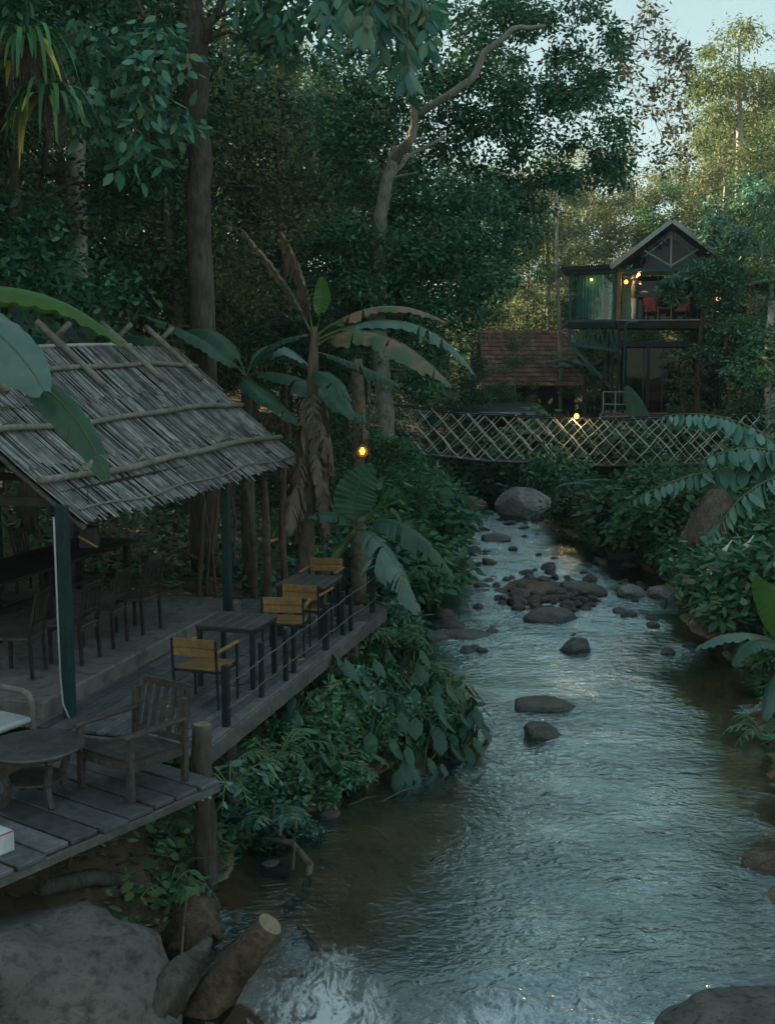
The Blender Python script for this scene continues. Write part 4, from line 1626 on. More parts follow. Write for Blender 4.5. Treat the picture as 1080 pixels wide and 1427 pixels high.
# lantern behind the banana stems: lit cane basket lamp
q = at(505, 629, 19.3)
t = thing('basket_lantern', 'lit orange basket lantern hanging behind the banana trunks', 'lantern', q)
m = MB()
for k in range(14):
    a = 2 * PI * k / 14
    m.tube([(.03 * math.cos(a), .03 * math.sin(a), .16), (.13 * math.cos(a + .3), .13 * math.sin(a + .3), .05), (.13 * math.cos(a + .8), .13 * math.sin(a + .8), -.07), (.05 * math.cos(a + 1.2), .05 * math.sin(a + 1.2), -.16)], .011, 5)
    m.tube([(.03 * math.cos(a), .03 * math.sin(a), .16), (.13 * math.cos(a - .3), .13 * math.sin(a - .3), .05), (.13 * math.cos(a - .8), .13 * math.sin(a - .8), -.07), (.05 * math.cos(a - 1.2), .05 * math.sin(a - 1.2), -.16)], .011, 5)
t.scale = (.7, .7, .7)
m.build('basket', M['honeywood'], t)
m = MB()
m.lathe([(.02, -.08), (.075, -.03), (.085, .03), (.03, .09)], n=12)
m.build('bulb', glow('lantern_glow', (1.0, .42, .05), 3.2), t, True)
m = MB()
m.tube([(0, 0, .15), (0, 0, .9)], .008, 5)
m.build('cord', M['steel'], t)

# ---- building with red brown roof beyond the bridge
rb = Built('tiled_house', 'low house with a long red brown tiled roof behind the glass house', 'house', (6.2, 58, 2.6))
m = MB()
random.seed(8)
rz0, rz1, ry0, ry1, rx0, rx1 = 3.75, 6.45, 54.6, 58.8, 4.6, 9.3
nr, ncol = 13, 24
for i in range(nr):
    for j in range(ncol):
        f0, f1 = i / nr, (i + 1.12) / nr
        xa = rx0 + (rx1 - rx0) * j / ncol
        xb = rx0 + (rx1 - rx0) * (j + .96) / ncol
        l = random.uniform(0, .015)
        vs = [(xa, ry0 + (ry1 - ry0) * f0, rz0 + (rz1 - rz0) * f0 + .05 + l), (xb, ry0 + (ry1 - ry0) * f0, rz0 + (rz1 - rz0) * f0 + .05 + l),
              (xb, ry0 + (ry1 - ry0) * f1, rz0 + (rz1 - rz0) * f1 + l), (xa, ry0 + (ry1 - ry0) * f1, rz0 + (rz1 - rz0) * f1 + l)]
        vs += [(p[0], p[1], p[2] - .04) for p in vs]
        m.add(vs, [(0, 1, 2, 3), (4, 5, 1, 0), (5, 6, 2, 1), (7, 4, 0, 3)])
m.add([(rx0, ry1, rz1), (rx1, ry1, rz1), (rx1, ry1 + 4, rz0), (rx0, ry1 + 4, rz0)], [(0, 1, 2, 3)])
rb.b(m, 'roof', M['rooftile'])
m = MB()
m.box(((rx0 + rx1) / 2, (ry0 + ry1) / 2 + 2.0, 2.9), (rx1 - rx0 - .6, 6.4, 1.9))
rb.b(m, 'wall', M['interior'])
aw = Built('dark_awning', 'dark flat shelter roof with a pale edge under the forest at the bridge end', 'shelter', (4.7, 48, 2.2))
q0, q1 = at(640, 575, 47), at(762, 572, 47)
m = MB()
m.box(((q0.x + q1.x) / 2, 48.4, q0.z + .12), (q1.x - q0.x, 3.0, .06), Matrix.Rotation(rad(5), 3, 'X'))
aw.b(m, 'roof', M['darkroof'])
m = bars([((q0.x, 46.87, q0.z - .03), (q1.x, 46.87, q0.z - .03))], .05, .12)
aw.b(m, 'roof_edge', M['trim'])
for x in (q0.x + .2, q1.x - .2):
    for y in (47.1, 49.7):
        m = bars([((x, y, q0.z), (x, y, tz(x, y) - .2))], .1, .1, (0, 1, 0))
        aw.b(m, 'post', M['darkwood'])
m = MB()
m.box(((q0.x + q1.x) / 2, 49.8, q0.z - .55), (q1.x - q0.x - .4, .1, 1.1))
aw.b(m, 'back_wall', M['interior'])

# pale-roofed pavilion cut by the picture edge
q = at(1063, 394, 43)
pv = Built('garden_pavilion', 'pavilion with a pale sheet roof partly showing behind the right bank trees', 'pavilion', (q.x + 1.6, 44.5, 3))
m = MB()
vs = [(q.x, 43, q.z), (q.x + 4, 43, q.z + 1.0), (q.x + 4, 46.5, q.z + 1.0), (q.x, 46.5, q.z)]
vs += [(a, b, c + .09) for a, b, c in vs]
m.add(vs, [(0, 3, 2, 1), (4, 5, 6, 7), (0, 1, 5, 4), (0, 4, 7, 3), (1, 2, 6, 5)])
pv.b(m, 'roof', M['white'])
m = MB()
m.box((q.x + 2.2, 45, 6.3), (3.2, 2.4, 2.2))
pv.b(m, 'wall', M['trim'])
for y in (43.4, 46):
    m = bars([((q.x + .45, y, q.z), (q.x + .45, y, tz(q.x, y) - .2))], .13, .13, (0, 1, 0))
    pv.b(m, 'post', M['pvc'])
# ------------------------------------------------------------------ rocks
from mathutils import noise as mnoise


def rock_mesh(name, seed, sub=4, rough=0.35, flat=0.0):
    import bmesh
    bm = bmesh.new()
    bmesh.ops.create_icosphere(bm, subdivisions=sub, radius=1.0)
    o = Vector((seed * 3.1, seed * 1.7, seed * 0.9))
    rg = random.Random(seed)
    planes = [(Vector((rg.gauss(0, 1), rg.gauss(0, 1), rg.gauss(0, .8))).normalized(), rg.uniform(.62, .92)) for _ in range(9)]
    for v in bm.verts:
        p = v.co.copy()
        k = 1 + rough * 0.6 * mnoise.noise(p * 1.1 + o) + rough * .28 * mnoise.noise(p * 2.7 + o) + rough * .1 * mnoise.noise(p * 7 + o) + rough * .045 * mnoise.noise(p * 17 + o)
        q = p * k
        for n, d in planes:
            e = q.dot(n) - d
            if e > 0:
                q -= n * e * 0.8
        v.co = q
    me = bpy.data.meshes.new(name)
    bm.to_mesh(me)
    bm.free()
    me.polygons.foreach_set('use_smooth', [True] * len(me.polygons))
    return me


def rock(label, c, dims, mat, seed, rot=(0, 0, 0), group=None, name='boulder', cat='boulder', sub=4, me=None):
    o = link(name, me or rock_mesh(name, seed, sub), M[mat] if isinstance(mat, str) else mat)
    o.location = c
    o.scale = dims
    o.rotation_euler = rot
    ROCKS.append((c[0], c[1], c[2], (dims[0] + dims[1]) / 2))
    return tag(o, label, cat, group)


ROCKS = []
rock('huge grey boulder under the plank platform', Vector((-2.95, 8.4, -0.15)), (1.3, 1.1, 1.08), 'rock', 3, (0.05, 0.1, 0.5), sub=5)
rock('smooth grey boulder cut by the picture edge beside the white water', on(1000, 1440, 0.0) + Vector((.25, .05, -.1)), (.75, .6, .42), 'rock', 8, (0, -.1, .3), sub=5)
rock('flat grey rock breaking the surface in midstream, the wider of two neighbours', on(760, 984, 0.0), (.58, .34, .14), 'wetrock', 5, (0, 0.03, .1), group='rocks in the bright current')
rock('small angular grey rock in midstream just nearer than the flat one', on(753, 1023, 0.02), (.30, .24, .17), 'rock', 12, (0, 0.1, .4), group='rocks in the bright current')
rock('dark wet rock beside the teal reflection of the glass room', on(804, 906, 0.0), (.31, .3, .24), 'wetrock', 6, (0.1, 0, .2))
rock('large pale grey boulder under the rope bridge', at(732, 706, 37), (.95, .8, .68), 'palerock', 14, (0, 0.1, .3), sub=5)
rock('brown boulder in the shade left of the pale boulder under the bridge', at(655, 708, 38), (.75, .6, .42), 'redrock', 15, (0, 0, .9))
rock('low brown boulder in front of the pale boulder under the bridge', at(770, 726, 36), (.65, .5, .36), 'wetrock', 16, (0, 0, .2))
rock('tilted red brown slab of rock standing on the right bank', at(982, 745, 25.5), (.50, .5, 1.0), 'redrock', 17, (0.1, 0.32, .3), sub=5)
rock('smooth pale flat stone at the right shore of the riffle', on(925, 826, 0.06), (.46, .42, .2), 'palerock', 18, (0, -.1, .5))
rock('grey stone just left of the pale flat stone in the riffle', on(880, 828, 0.02), (.36, .3, .2), 'palerock', 19, (0, .1, .2))
rock('low wet slab of rock below the stone heap in the riffle', on(770, 862, 0.0), (.58, .4, .24), 'wetrock', 20, (0, -.06, .1))
rock('dark rounded log-like rock on top of the stone heap', on(812, 822, 0.1), (.5, .3, .24), 'wetrock', 22, (0, .1, -.2))
rock('dark boulder at the water edge below the right bank shrubs', on(1010, 862, 0.0), (.5, .4, .3), 'wetrock', 23)
rock('grey rock at the far shore under the low shrubs', on(690, 752, 0.02), (.5, .4, .16), 'wetrock', 24)
rock('brown rock under the drooping young banana leaf', on(600, 790, 0.05), (.75, .5, .35), 'redrock', 25)
rock('pale stone at the foot of the right bank greenery', on(880, 775, .06), (.5, .4, .25), 'rock', 26)
rock('brown stones edge rock at the shore near the picture edge', on(1075, 1205, 0.0), (.3, .3, .12), 'redrock', 27)
rock('flat dark rock just under the left shore ferns', on(640, 885, 0.0), (.6, .4, .09), 'wetrock', 28)
protos = [rock_mesh('stone', 40 + i, 3) for i in range(6)]
stone_mats = []
for i, mt in enumerate(('rock', 'wetrock', 'redrock', 'wetrock', 'rock', 'wetrock')):
    protos[i].materials.append(M[mt])
random.seed(21)


def small_stone(p, s, label, group):
    me = random.choice(protos)
    o = link('stone', me)
    o.location = p
    o.scale = (s * random.uniform(.8, 1.4), s * random.uniform(.8, 1.2), s * random.uniform(.5, .85))
    o.rotation_euler = (random.uniform(-.3, .3), random.uniform(-.3, .3), random.uniform(0, 6.3))
    tag(o, label, 'stone', group)
    ROCKS.append((p[0], p[1], p[2], s))


HEAP = [(700, 838), (715, 815), (740, 800), (775, 795), (800, 805), (790, 835), (760, 845), (715, 850)]
k = 0
while k < 75:
    px, py = random.uniform(690, 845), random.uniform(796, 856)
    if ((px - 765) / 78) ** 2 + ((py - 826) / 30) ** 2 > 1:
        continue
    d = 1 - (((px - 765) / 78) ** 2 + ((py - 826) / 30) ** 2)
    p = on(px, py, 0.0 + 0.14 * d)
    small_stone(p, random.uniform(.06, .16), 'brown and grey stone in the heap in the middle of the riffle', 'stones of the midstream heap')
    k += 1
mound = MB()
hc = on(765, 828, 0)
rock('low gravel bank under the heap of stones in midstream', hc + Vector((0, .3, -.12)), (1.25, 1.5, .27), 'redrock', 33, (0, 0, .3), name='gravel_bank', cat='gravel bank')
for _ in range(85):
    Yy = random.uniform(19, 37)
    xl_, xr_ = np.interp(Yy, YL, XL), np.interp(Yy, YR, XR)
    f = random.choice((random.uniform(0, .3), random.uniform(.6, 1.0), random.uniform(0, 1)))
    small_stone(Vector((xl_ + (xr_ - xl_) * f, Yy, random.uniform(-.06, 0.02))), random.uniform(.06, .22), 'wet stone lying singly in the stream bed', 'single stones along the stream')
for _ in range(26):
    Yy = random.uniform(9, 19)
    side = random.random() < .5
    x_ = np.interp(Yy, YL, XL) + random.uniform(-.2, .45) if side else np.interp(Yy, YR, XR) - random.uniform(-.2, .5)
    small_stone(Vector((x_, Yy, random.uniform(-.08, 0.0))), random.uniform(.05, .14), 'wet stone lying singly in the stream bed', 'single stones along the stream')

# broken water round the stones and in their lee, downstream is towards -Y
fx_, cx_ = FOAM, CUR
for (rx, ry, rz_, rr_) in ROCKS:
    if abs(rz_) > .3 or ry < 10 or rr_ > 1.1 or not (np.interp(ry, YL, XL) < rx < np.interp(ry, YR, XR)):
        continue
    dx, dy = WXY[0] - rx, WXY[1] - ry
    dd = np.hypot(dx, dy)
    k = .55 if rr_ > .2 else .38
    ring = k * np.exp(-((dd - rr_ * .95) / (.05 + .12 * rr_)) ** 2)
    lee = k * .9 * np.exp(-(dx / (rr_ * .8 + .05)) ** 2) * np.where(dy < 0, np.exp(dy / (.5 + rr_)), 0)
    fx_ = np.maximum(fx_, np.maximum(ring, lee))
    cx_ = np.minimum(1.15, cx_ + .5 * np.exp(-(dx / (rr_ + .12)) ** 2) * np.where(dy < .1, np.exp(np.minimum(dy, 0) / (.6 + rr_)), 0))
WATER.attributes['foam'].data.foreach_set('value', fx_.astype(np.float32))
WATER.attributes['current'].data.foreach_set('value', cx_.astype(np.float32))

# ------------------------------------------------------------------ logs, posts, driftwood


def wood_piece(name, label, cat, path, radii, mat, cut=True, n=14, group=None, knots=0.08, seed=1):
    random.seed(seed)
    base = Vector(path[0])
    t = thing(name, label, cat, base, 0, group)
    P = [Vector(p) - base for p in path]
    # finer path
    Q, R = [], []
    K = 6
    for i in range(len(P) - 1):
        for k in range(K):
            f = k / K
            f2 = f * f * (3 - 2 * f)
            Q.append(P[i].lerp(P[i + 1], f))
            R.append(radii[i] + (radii[i + 1] - radii[i]) * f2)
    Q.append(P[-1])
    R.append(radii[-1])
    m = MB()
    m.tube(Q, R, n)
    o2 = Vector((seed * 2.3, seed, 0))
    nv = []
    for i, v in enumerate(m.v):
        ring = min(i // n, len(Q) - 1)
        c = Q[ring]
        d = Vector(v) - c
        f = 1 + knots * 2.2 * mnoise.noise(d.normalized() * 1.6 + c * 1.5 + o2) + knots * mnoise.noise(Vector(v) * 6 + o2)
        nv.append(tuple(c + d * f))
    m.v = nv
    m.build('trunk', M[mat], t, True)
    if cut:
        e = MB()
        d = (Q[-1] - Q[-2]).normalized()
        x = d.orthogonal().normalized()
        y = d.cross(x)
        c = Q[-1] + d * .004
        ring = [c + (x * math.cos(2 * PI * k / 18) + y * math.sin(2 * PI * k / 18)) * R[-1] * .9 * random.uniform(.95, 1.03) for k in range(18)]
        ring2 = [p - d * .02 for p in ring]
        e.add(ring + ring2, [tuple(range(18)), tuple(range(35, 17, -1))] + [(k, k + 18, (k + 1) % 18 + 18, (k + 1) % 18) for k in range(18)])
        e.build('cut_end', M['cutend'], t)
    return t


wood_piece('log', 'thick sawn log with a pale cut face slanting up out of the dark water', 'log', [on(262, 1440, -.3), at(325, 1352, 8.8), at(376, 1288, 8.72)], [.16, .15, .115], 'log', seed=2, knots=.13)
wood_piece('log', 'dark splintered log leaning between the boulder and the sawn log', 'log', [on(190, 1440, -.1), on(240, 1375, .25), at(290, 1312, 9.2)], [.17, .14, .05], 'bark', False, seed=3, knots=.22)
q = on(286, 1228, .02)
wood_piece('wooden_post', 'rough tree trunk post at the corner of the plank platform', 'post', [(q.x, q.y, -.2), (q.x + .02, q.y, .6), (q.x - .01, q.y, 1.2), (q.x - .0, q.y + .02, 1.63)], [.125, .108, .103, .098], 'bark', True, seed=5, knots=.1)
wood_piece('stump', 'lumpy brown stump beneath the trunk post at the water edge', 'stump', [on(245, 1330, -.2), on(268, 1290, .12), at(290, 1258, 10.2)], [.24, .22, .12], 'log', False, seed=6, knots=.25)
wood_piece('branch', 'dark curved driftwood branch standing in the shallows', 'branch', [on(400, 1265, -.1), at(425, 1245, 10.9), at(432, 1205, 11.1), at(408, 1175, 11.4), at(370, 1168, 11.5)], [.05, .045, .04, .035, .02], 'bark', False, seed=7, n=8)
wood_piece('branch', 'short black driftwood claw in the water behind the sawn log', 'branch', [on(415, 1305, -.05), at(425, 1312, 9.9), at(445, 1325, 9.85)], [.09, .07, .02], 'bark', False, seed=8, n=8, knots=.2)
wood_piece('branch', 'thin pale stick leaning straight up beside the stump', 'branch', [on(252, 1350, -.02), at(256, 1290, 9.6), at(262, 1240, 9.7)], [.014, .013, .011], 'twig', False, seed=9, n=6)
wood_piece('pole', 'thick leafless trunk lying half under the platform', 'pole', [at(60, 1238, 9.2), at(130, 1222, 9.9), at(215, 1232, 10.4)], [.07, .08, .06], 'bark', False, seed=10, n=9)
random.seed(33)
for i in range(16):
    a = at(random.uniform(80, 420), random.uniform(1150, 1260), random.uniform(10.0, 11.6))
    a.z = max(a.z, tz(a.x, a.y) + .03)
    d = Vector((random.uniform(-.5, .5), random.uniform(-.3, .3), random.uniform(-.1, .28)))
    wood_piece('twig', 'bare dry twig tangled on the bank under the platform', 'twig', [a, a + d * .5 + Vector((0, 0, .05)), a + d + Vector((random.uniform(-.1, .1), 0, 0))], [.016, .012, .005], 'twig', False, seed=50 + i, n=5, group='dry twigs on the bank')
for i, (px0, py0, px1, py1) in enumerate(((480, 1125, 525, 1110), (540, 1172, 505, 1150), (575, 1098, 530, 1118), (600, 1200, 640, 1165))):
    a, b = on(px0, py0, -.02), on(px1, py1, .06)
    wood_piece('twig', 'thin stick lying in the brown shallows below the taro leaves', 'twig', [a, (a + b) / 2 + Vector((.05, .03, .03)), b], [.012, .011, .006], 'twig', False, seed=80 + i, n=5, group='sticks in the shallows')

# ------------------------------------------------------------------ broad leaves


def bez(a, b, c, n):
    out = []
    for i in range(n + 1):
        t = i / n
        out.append(a * (1 - t) ** 2 + b * (2 * t * (1 - t)) + c * t * t)
    return out


def blade_mesh(a, b, c, width, seed=0, tears=0.3, droop=0.25, petiole=0.14, fold=0.25, hint=None, n=40, pointy=0.75):
    """banana type leaf along a curve a-b-c: stalk, midrib, two torn halves with real thickness of the rib"""
    rg = random.Random(seed)
    a, b, c = Vector(a), Vector(b), Vector(c)
    P = bez(a, b, c, n)
    mb = MB()
    L = sum((P[i + 1] - P[i]).length for i in range(n))
    mb.cur = 1
    mb.tube(P, [max(.004, .018 * (1 - .8 * i / n)) * max(.6, L / 2) for i in range(n + 1)], 6)
    mb.cur = 0
    i0 = int(n * petiole)
    hint = Vector(hint) if hint else UP
    for sgn in (-1, 1):
        off = 0.0
        sub = 3
        prev_end = None
        run = []
        strips = []
        for i in range(i0, n + 1):
            run.append(i)
            if rg.random() < tears * 26 / n and len(run) > 1 and i < n - 1:
                strips.append(run)
                run = [i]
        if len(run) > 1:
            strips.append(run)
        for srun in strips:
            dr = droop * rg.uniform(.5, 1.5)
            fw = rg.uniform(-.03, .05) * (1 if tears > .05 else 0)
            rows = []
            for i in srun:
                t = (i - i0) / (n - i0)
                w = width * max(0.0, math.sin(PI * min(1, t ** pointy * .97 + .02))) ** .55
                if t < .1:
                    w *= .35 + 6.5 * t
                d = (P[min(i + 1, n)] - P[max(i - 1, 0)]).normalized()
                s = d.cross(hint)
                s = s.normalized() if s.length > 1e-4 else d.orthogonal().normalized()
                up = s.cross(d).normalized()
                gap = 0.0
                if i == srun[0] and i != i0 and tears > .05:
                    gap = .03 * L / n * 10
                row = []
                for k in range(sub + 1):
                    f = k / sub
                    p = P[i] + s * (sgn * w * f * (1 - .12 * f)) + up * (fold * w * f * (1 - f) * 1.2) - UP * (dr * w * f * f) + d * (f * (fw + .10 * w + gap * f))
                    p += up * ((.015 * math.sin(i * 2.2 + sgn) + .008 * math.sin(i * .7)) * f)
                    row.append(p)
                rows.append(row)
            vs = [p for r in rows for p in r]
            fs = []
            for r in range(len(rows) - 1):
                for k in range(sub):
                    q = (r * (sub + 1) + k, r * (sub + 1) + k + 1, (r + 1) * (sub + 1) + k + 1, (r + 1) * (sub + 1) + k)
                    fs.append(q if sgn > 0 else q[::-1])
            mb.add(vs, fs)
    return mb


class Plant:
    def __init__(s, name, label, cat, base, group=None):
        s.base = Vector(base)
        s.t = thing(name, label, cat, base, 0, group)
        s.n = 0

    def leaf(s, a, b, c, width, mat='banana', label=None, **kw):
        s.n += 1
        mb = blade_mesh(Vector(a) - s.base, Vector(b) - s.base, Vector(c) - s.base, width, seed=s.n * 7 + int(abs(s.base.x) * 10), **kw)
        o = mb.build('leaf', [M[mat], M['petiole']], s.t, True)
        if label:
            o['label'] = label
        return o

    def stem(s, path, radii, mat='stem', name='stem', n=10):
        m = MB()
        K = 5
        Q, R = [], []
        for i in range(len(path) - 1):
            for k in range(K):
                Q.append(Vector(path[i]).lerp(Vector(path[i + 1]), k / K) - s.base)
                R.append((radii[i] + (radii[i + 1] - radii[i]) * k / K) * random.uniform(.93, 1.07))
        Q.append(Vector(path[-1]) - s.base)
        R.append(radii[-1])
        m.tube(Q, R, n)
        return m.build(name, M[mat], s.t, True)


# tall half-dried banana beside the bamboo roof
YB = 18.6
b0 = at(424, 775, YB)
b0.z = tz(b0.x, b0.y)
pl = Plant('banana_plant', 'tall banana plant with brown and torn leaves beside the bamboo roof', 'banana plant', b0)
pl.stem([b0 - UP * .1, at(428, 690, YB), at(434, 600, YB), at(437, 500, YB), at(438, 455, YB)], [.16, .14, .11, .085, .05])
pl.leaf(at(436, 470, YB), at(415, 415, YB - .1), at(334, 318, YB - .5), .13, 'bananabrown', petiole=.25, tears=.25, fold=1.2, droop=.3)
pl.leaf(at(436, 465, YB), at(425, 380, YB), at(392, 322, YB - .3), .20, 'bananadry', 'shrivelled brown leaf', petiole=.15, tears=.6, droop=1.4)
pl.leaf(at(440, 465, YB), at(452, 420, YB), at(448, 385, YB - .2), .16, 'bananabright', petiole=.3, tears=.1)
pl.leaf(at(439, 470, YB), at(530, 395, YB - .2), at(622, 450, YB - .3), .22, 'bananabrown', tears=.3, droop=.7)
pl.leaf(at(439, 476, YB), at(580, 400, YB - .5), at(660, 520, YB - .8), .20, 'bananapale', tears=.35, droop=.8)
pl.leaf(at(439, 484, YB), at(520, 420, YB - .8), at(628, 537, YB - 1.3), .27, 'bananabrown', 'half dried leaf with brown end', tears=.35, droop=.7)
pl.leaf(at(437, 490, YB), at(490, 500, YB + .3), at(555, 535, YB + .2), .24, 'banana', tears=.15, droop=.5)
pl.leaf(at(437, 520, YB), at(460, 505, YB - .5), at(492, 585, YB - .8), .26, 'banana', tears=.2, droop=.5)
for i in range(26):
    a = random.uniform(0, 6.28)
    z = at(0, random.uniform(545, 690), YB).z
    c = Vector((at(432, 600, YB).x, YB, z))
    o = Vector((math.cos(a), math.sin(a), 0))
    pl.leaf(c + o * .08, c + o * .38 + UP * .08, c + o * random.uniform(.18, .42) - UP * random.uniform(.6, 1.15), random.uniform(.1, .19), 'bananadry' if i % 3 else 'strawdry', tears=.5, droop=1.0, petiole=.05, n=14)
pl.leaf(at(428, 660, YB - .1), at(395, 690, YB - .5), at(405, 745, YB - .8), .16, 'bananadry', tears=.4, droop=1.2, n=14)

# dead cut banana trunk with pale sheaths
YB2 = 20.5
b0 = at(500, 700, YB2)
b0.z = tz(b0.x, b0.y)
pl = Plant('banana_stump', 'dead banana trunk wrapped in pale dry sheaths, its leaves gone', 'banana plant', b0)
pl.stem([b0 - UP * .1, at(499, 650, YB2), at(500, 570, YB2), at(497, 500, YB2)], [.15, .13, .13, .10], 'strawdry')
for i in range(9):
    a = i * .9
    c = Vector((at(499, 600, YB2).x, YB2, at(0, 510 + i * 14, YB2).z))
    o = Vector((math.cos(a), math.sin(a), 0))
    pl.leaf(c + o * .1, c + o * .26 - UP * .05, c + o * .2 - UP * random.uniform(.4, .8), .1, 'strawdry', tears=.4, droop=.8, petiole=.05, n=12)

# banana plants behind the hut
YB3 = 21.5
b0 = at(345, 640, YB3)
b0.z = tz(b0.x, b0.y)
pl = Plant('banana_plant', 'leafy banana plant rising just behind the lower far corner of the roof', 'banana plant', b0)
pl.stem([b0 - UP * .1, at(344, 590, YB3), at(343, 525, YB3)], [.14, .12, .08])
B3 = at(343, 525, YB3)
pl.leaf(B3, at(365, 470, YB3), at(432, 466, YB3 - .3), .36, tears=.03, droop=.35, fold=.1)
pl.leaf(B3, at(400, 500, YB3 - .8), at(512, 590, YB3 - 1.6), .36, tears=.15, droop=.5)
pl.leaf(B3, at(350, 530, YB3 - .9), at(418, 590, YB3 - 1.6), .34, tears=.1, droop=.5)
pl.leaf(B3, at(300, 470, YB3), at(196, 438, YB3 - .3), .38, tears=.06, droop=.45)
pl.leaf(B3, at(310, 430, YB3 + .5), at(240, 470, YB3 + .3), .34, tears=.1, droop=.5)
pl.leaf(B3, at(370, 440, YB3 + .6), at(440, 520, YB3 + .8), .34, 'bananapale', tears=.1, droop=.5)
YB4 = 19.8
b0 = at(100, 640, YB4 + 1.0)
b0.z = tz(b0.x, b0.y)
pl = Plant('banana_plant', 'banana plant with two huge upright leaves behind the roof ridge', 'banana plant', b0)
B4 = at(108, 500, YB4 + 1)
pl.stem([b0 - UP * .1, (b0 + B4) / 2, B4], [.15, .13, .08])
pl.leaf(B4, at(120, 430, YB4 + 1), at(88, 364, YB4 + .6), .42, 'bananapale', tears=.03, droop=.1, fold=.1, hint=(0, -1, .1))
pl.leaf(B4, at(60, 470, YB4 + .8), at(8, 392, YB4 + .4), .34, 'bananapale', tears=.05, droop=.2, fold=.1, hint=(0, -1, .2))
pl.leaf(B4, at(140, 440, YB4 + 1), at(148, 395, YB4 + .8), .16, 'bananabright', tears=.03, droop=.1, hint=(0, -1, .1))
pl.leaf(B4, at(170, 440, YB4 + .8), at(250, 490, YB4 + .3), .36, tears=.08, droop=.4)
pl.leaf(B4, at(40, 440, YB4 + .5), at(-40, 500, YB4), .36, tears=.08, droop=.4)

# banana at the near end, partly outside the picture
b0 = Vector((-4.75, 8.9, tz(-4.75, 8.9)))
pl = Plant('banana_plant', 'banana plant in front of the roof with one big pale leaf hanging over it', 'banana plant', b0)
Yn = 9.2
Bn = at(-260, 470, Yn)
pl.stem([b0 - UP * .1, (b0 + Bn) / 2, Bn], [.14, .12, .07])
pl.leaf(Bn, at(-40, 360, Yn), at(62, 545, Yn - .6), .34, 'bananapale', tears=.1, droop=.35, fold=.15, hint=(.15, -.75, .65))
pl.leaf(Bn, at(20, 325, Yn + .3), at(172, 482, Yn + .2), .12, 'bananabright', tears=.06, droop=.9, fold=.6)
pl.leaf(Bn, at(70, 440, Yn - .1), at(150, 668, Yn - .3), .14, 'banana', tears=.35, droop=.5, petiole=.55, hint=(.2, -.8, .5))

# young banana leaning over the end of the boardwalk
YB5 = 18.0
b0 = at(440, 800, YB5)
b0.z = tz(b0.x, b0.y)
pl = Plant('young_banana_plant', 'young banana plant leaning over the far end of the boardwalk', 'banana plant', b0)
B5 = at(496, 738, YB5 - .2)
pl.stem([b0, at(455, 790, YB5), at(478, 762, YB5), B5], [.085, .075, .06, .045], 'petiole')
pl.leaf(B5, at(480, 690, YB5 - .2), at(520, 648, YB5 - .3), .37, 'banana', tears=.02, droop=.1, fold=.1, hint=(-.1, -1, .2))
pl.leaf(B5, at(535, 700, YB5 - .2), at(543, 678, YB5 - .3), .18, 'bananabright', tears=.02, droop=.3)
pl.leaf(B5, at(470, 700, YB5 - .3), at(428, 722, YB5 - .5), .2, 'banana', tears=.1, droop=.6)
pl.leaf(B5, at(560, 690, YB5 - .5), at(632, 805, YB5 - .9), .24, 'banana', tears=.4, droop=.9)
pl.leaf(B5, at(530, 730, YB5 - .9), at(582, 850, YB5 - 1.4), .27, 'bananapale', tears=.35, droop=.8)
pl.leaf(B5, at(540, 740, YB5 - .5), at(503, 802, YB5 - 1.2), .07, 'bananapale', tears=.05, droop=.4, fold=.6)

# bare stems in the shade behind the hut
random.seed(9)
for i, (px, Y0, hh, r) in enumerate(((372, 19.6, 2.4, .13), (398, 20.4, 2.6, .12), (352, 20.6, 2.2, .11), (300, 20.2, 1.9, .05), (284, 21.0, 2.0, .045), (272, 19.8, 1.8, .07), (322, 22, 2.4, .05), (410, 19.3, 1.6, .09))):
    p = at(px, 700, Y0)
    p.z = tz(p.x, p.y)
    wood_piece('bare_stem', 'bare brown stem standing in the shade behind the hut', 'stem', [p - UP * .1, p + Vector((random.uniform(-.1, .1), 0, hh * .5)), p + Vector((random.uniform(-.2, .2), 0, hh))], [r * .62, r * .56, r * .45], 'redbark' if i % 2 else 'strawdry', False, n=9, seed=100 + i, group='bare stems behind the hut')

# plant at the right picture edge with broad leaves
b0 = on(1135, 960, .75)
pl = Plant('broad_leaf_plant', 'broad-leaved plant with a bright upright leaf at the edge of the right bank', 'plant', (b0.x, b0.y, tz(b0.x, b0.y)))
Yr = b0.y
Br = at(1112, 915, Yr)
pl.stem([pl.base, (pl.base + Br) / 2, Br], [.07, .06, .04], 'petiole')
pl.leaf(Br, at(1085, 860, Yr - .1), at(1050, 802, Yr - .2), .22, 'bananabright', tears=.02, droop=.15, fold=.2, hint=(-.3, -.9, .3), petiole=.2)
pl.leaf(Br, at(1035, 855, Yr - .4), at(968, 906, Yr - .8), .13, 'bananapale', tears=.06, droop=.5)
pl.leaf(Br, at(1040, 860, Yr - .5), at(1022, 928, Yr - .8), .15, 'banana', tears=.03, droop=.5)
pl.leaf(Br, at(1150, 830, Yr), at(1200, 900, Yr), .2, 'banana', tears=.03, droop=.5)
pl.leaf(Br, at(1080, 930, Yr - .5), at(1066, 1004, Yr - .8), .16, 'bananapale', tears=.03, droop=.5)
pl.leaf(Br, at(1120, 840, Yr + .4), at(1084, 838, Yr + .6), .14, 'bananapale', tears=.03, droop=.5)

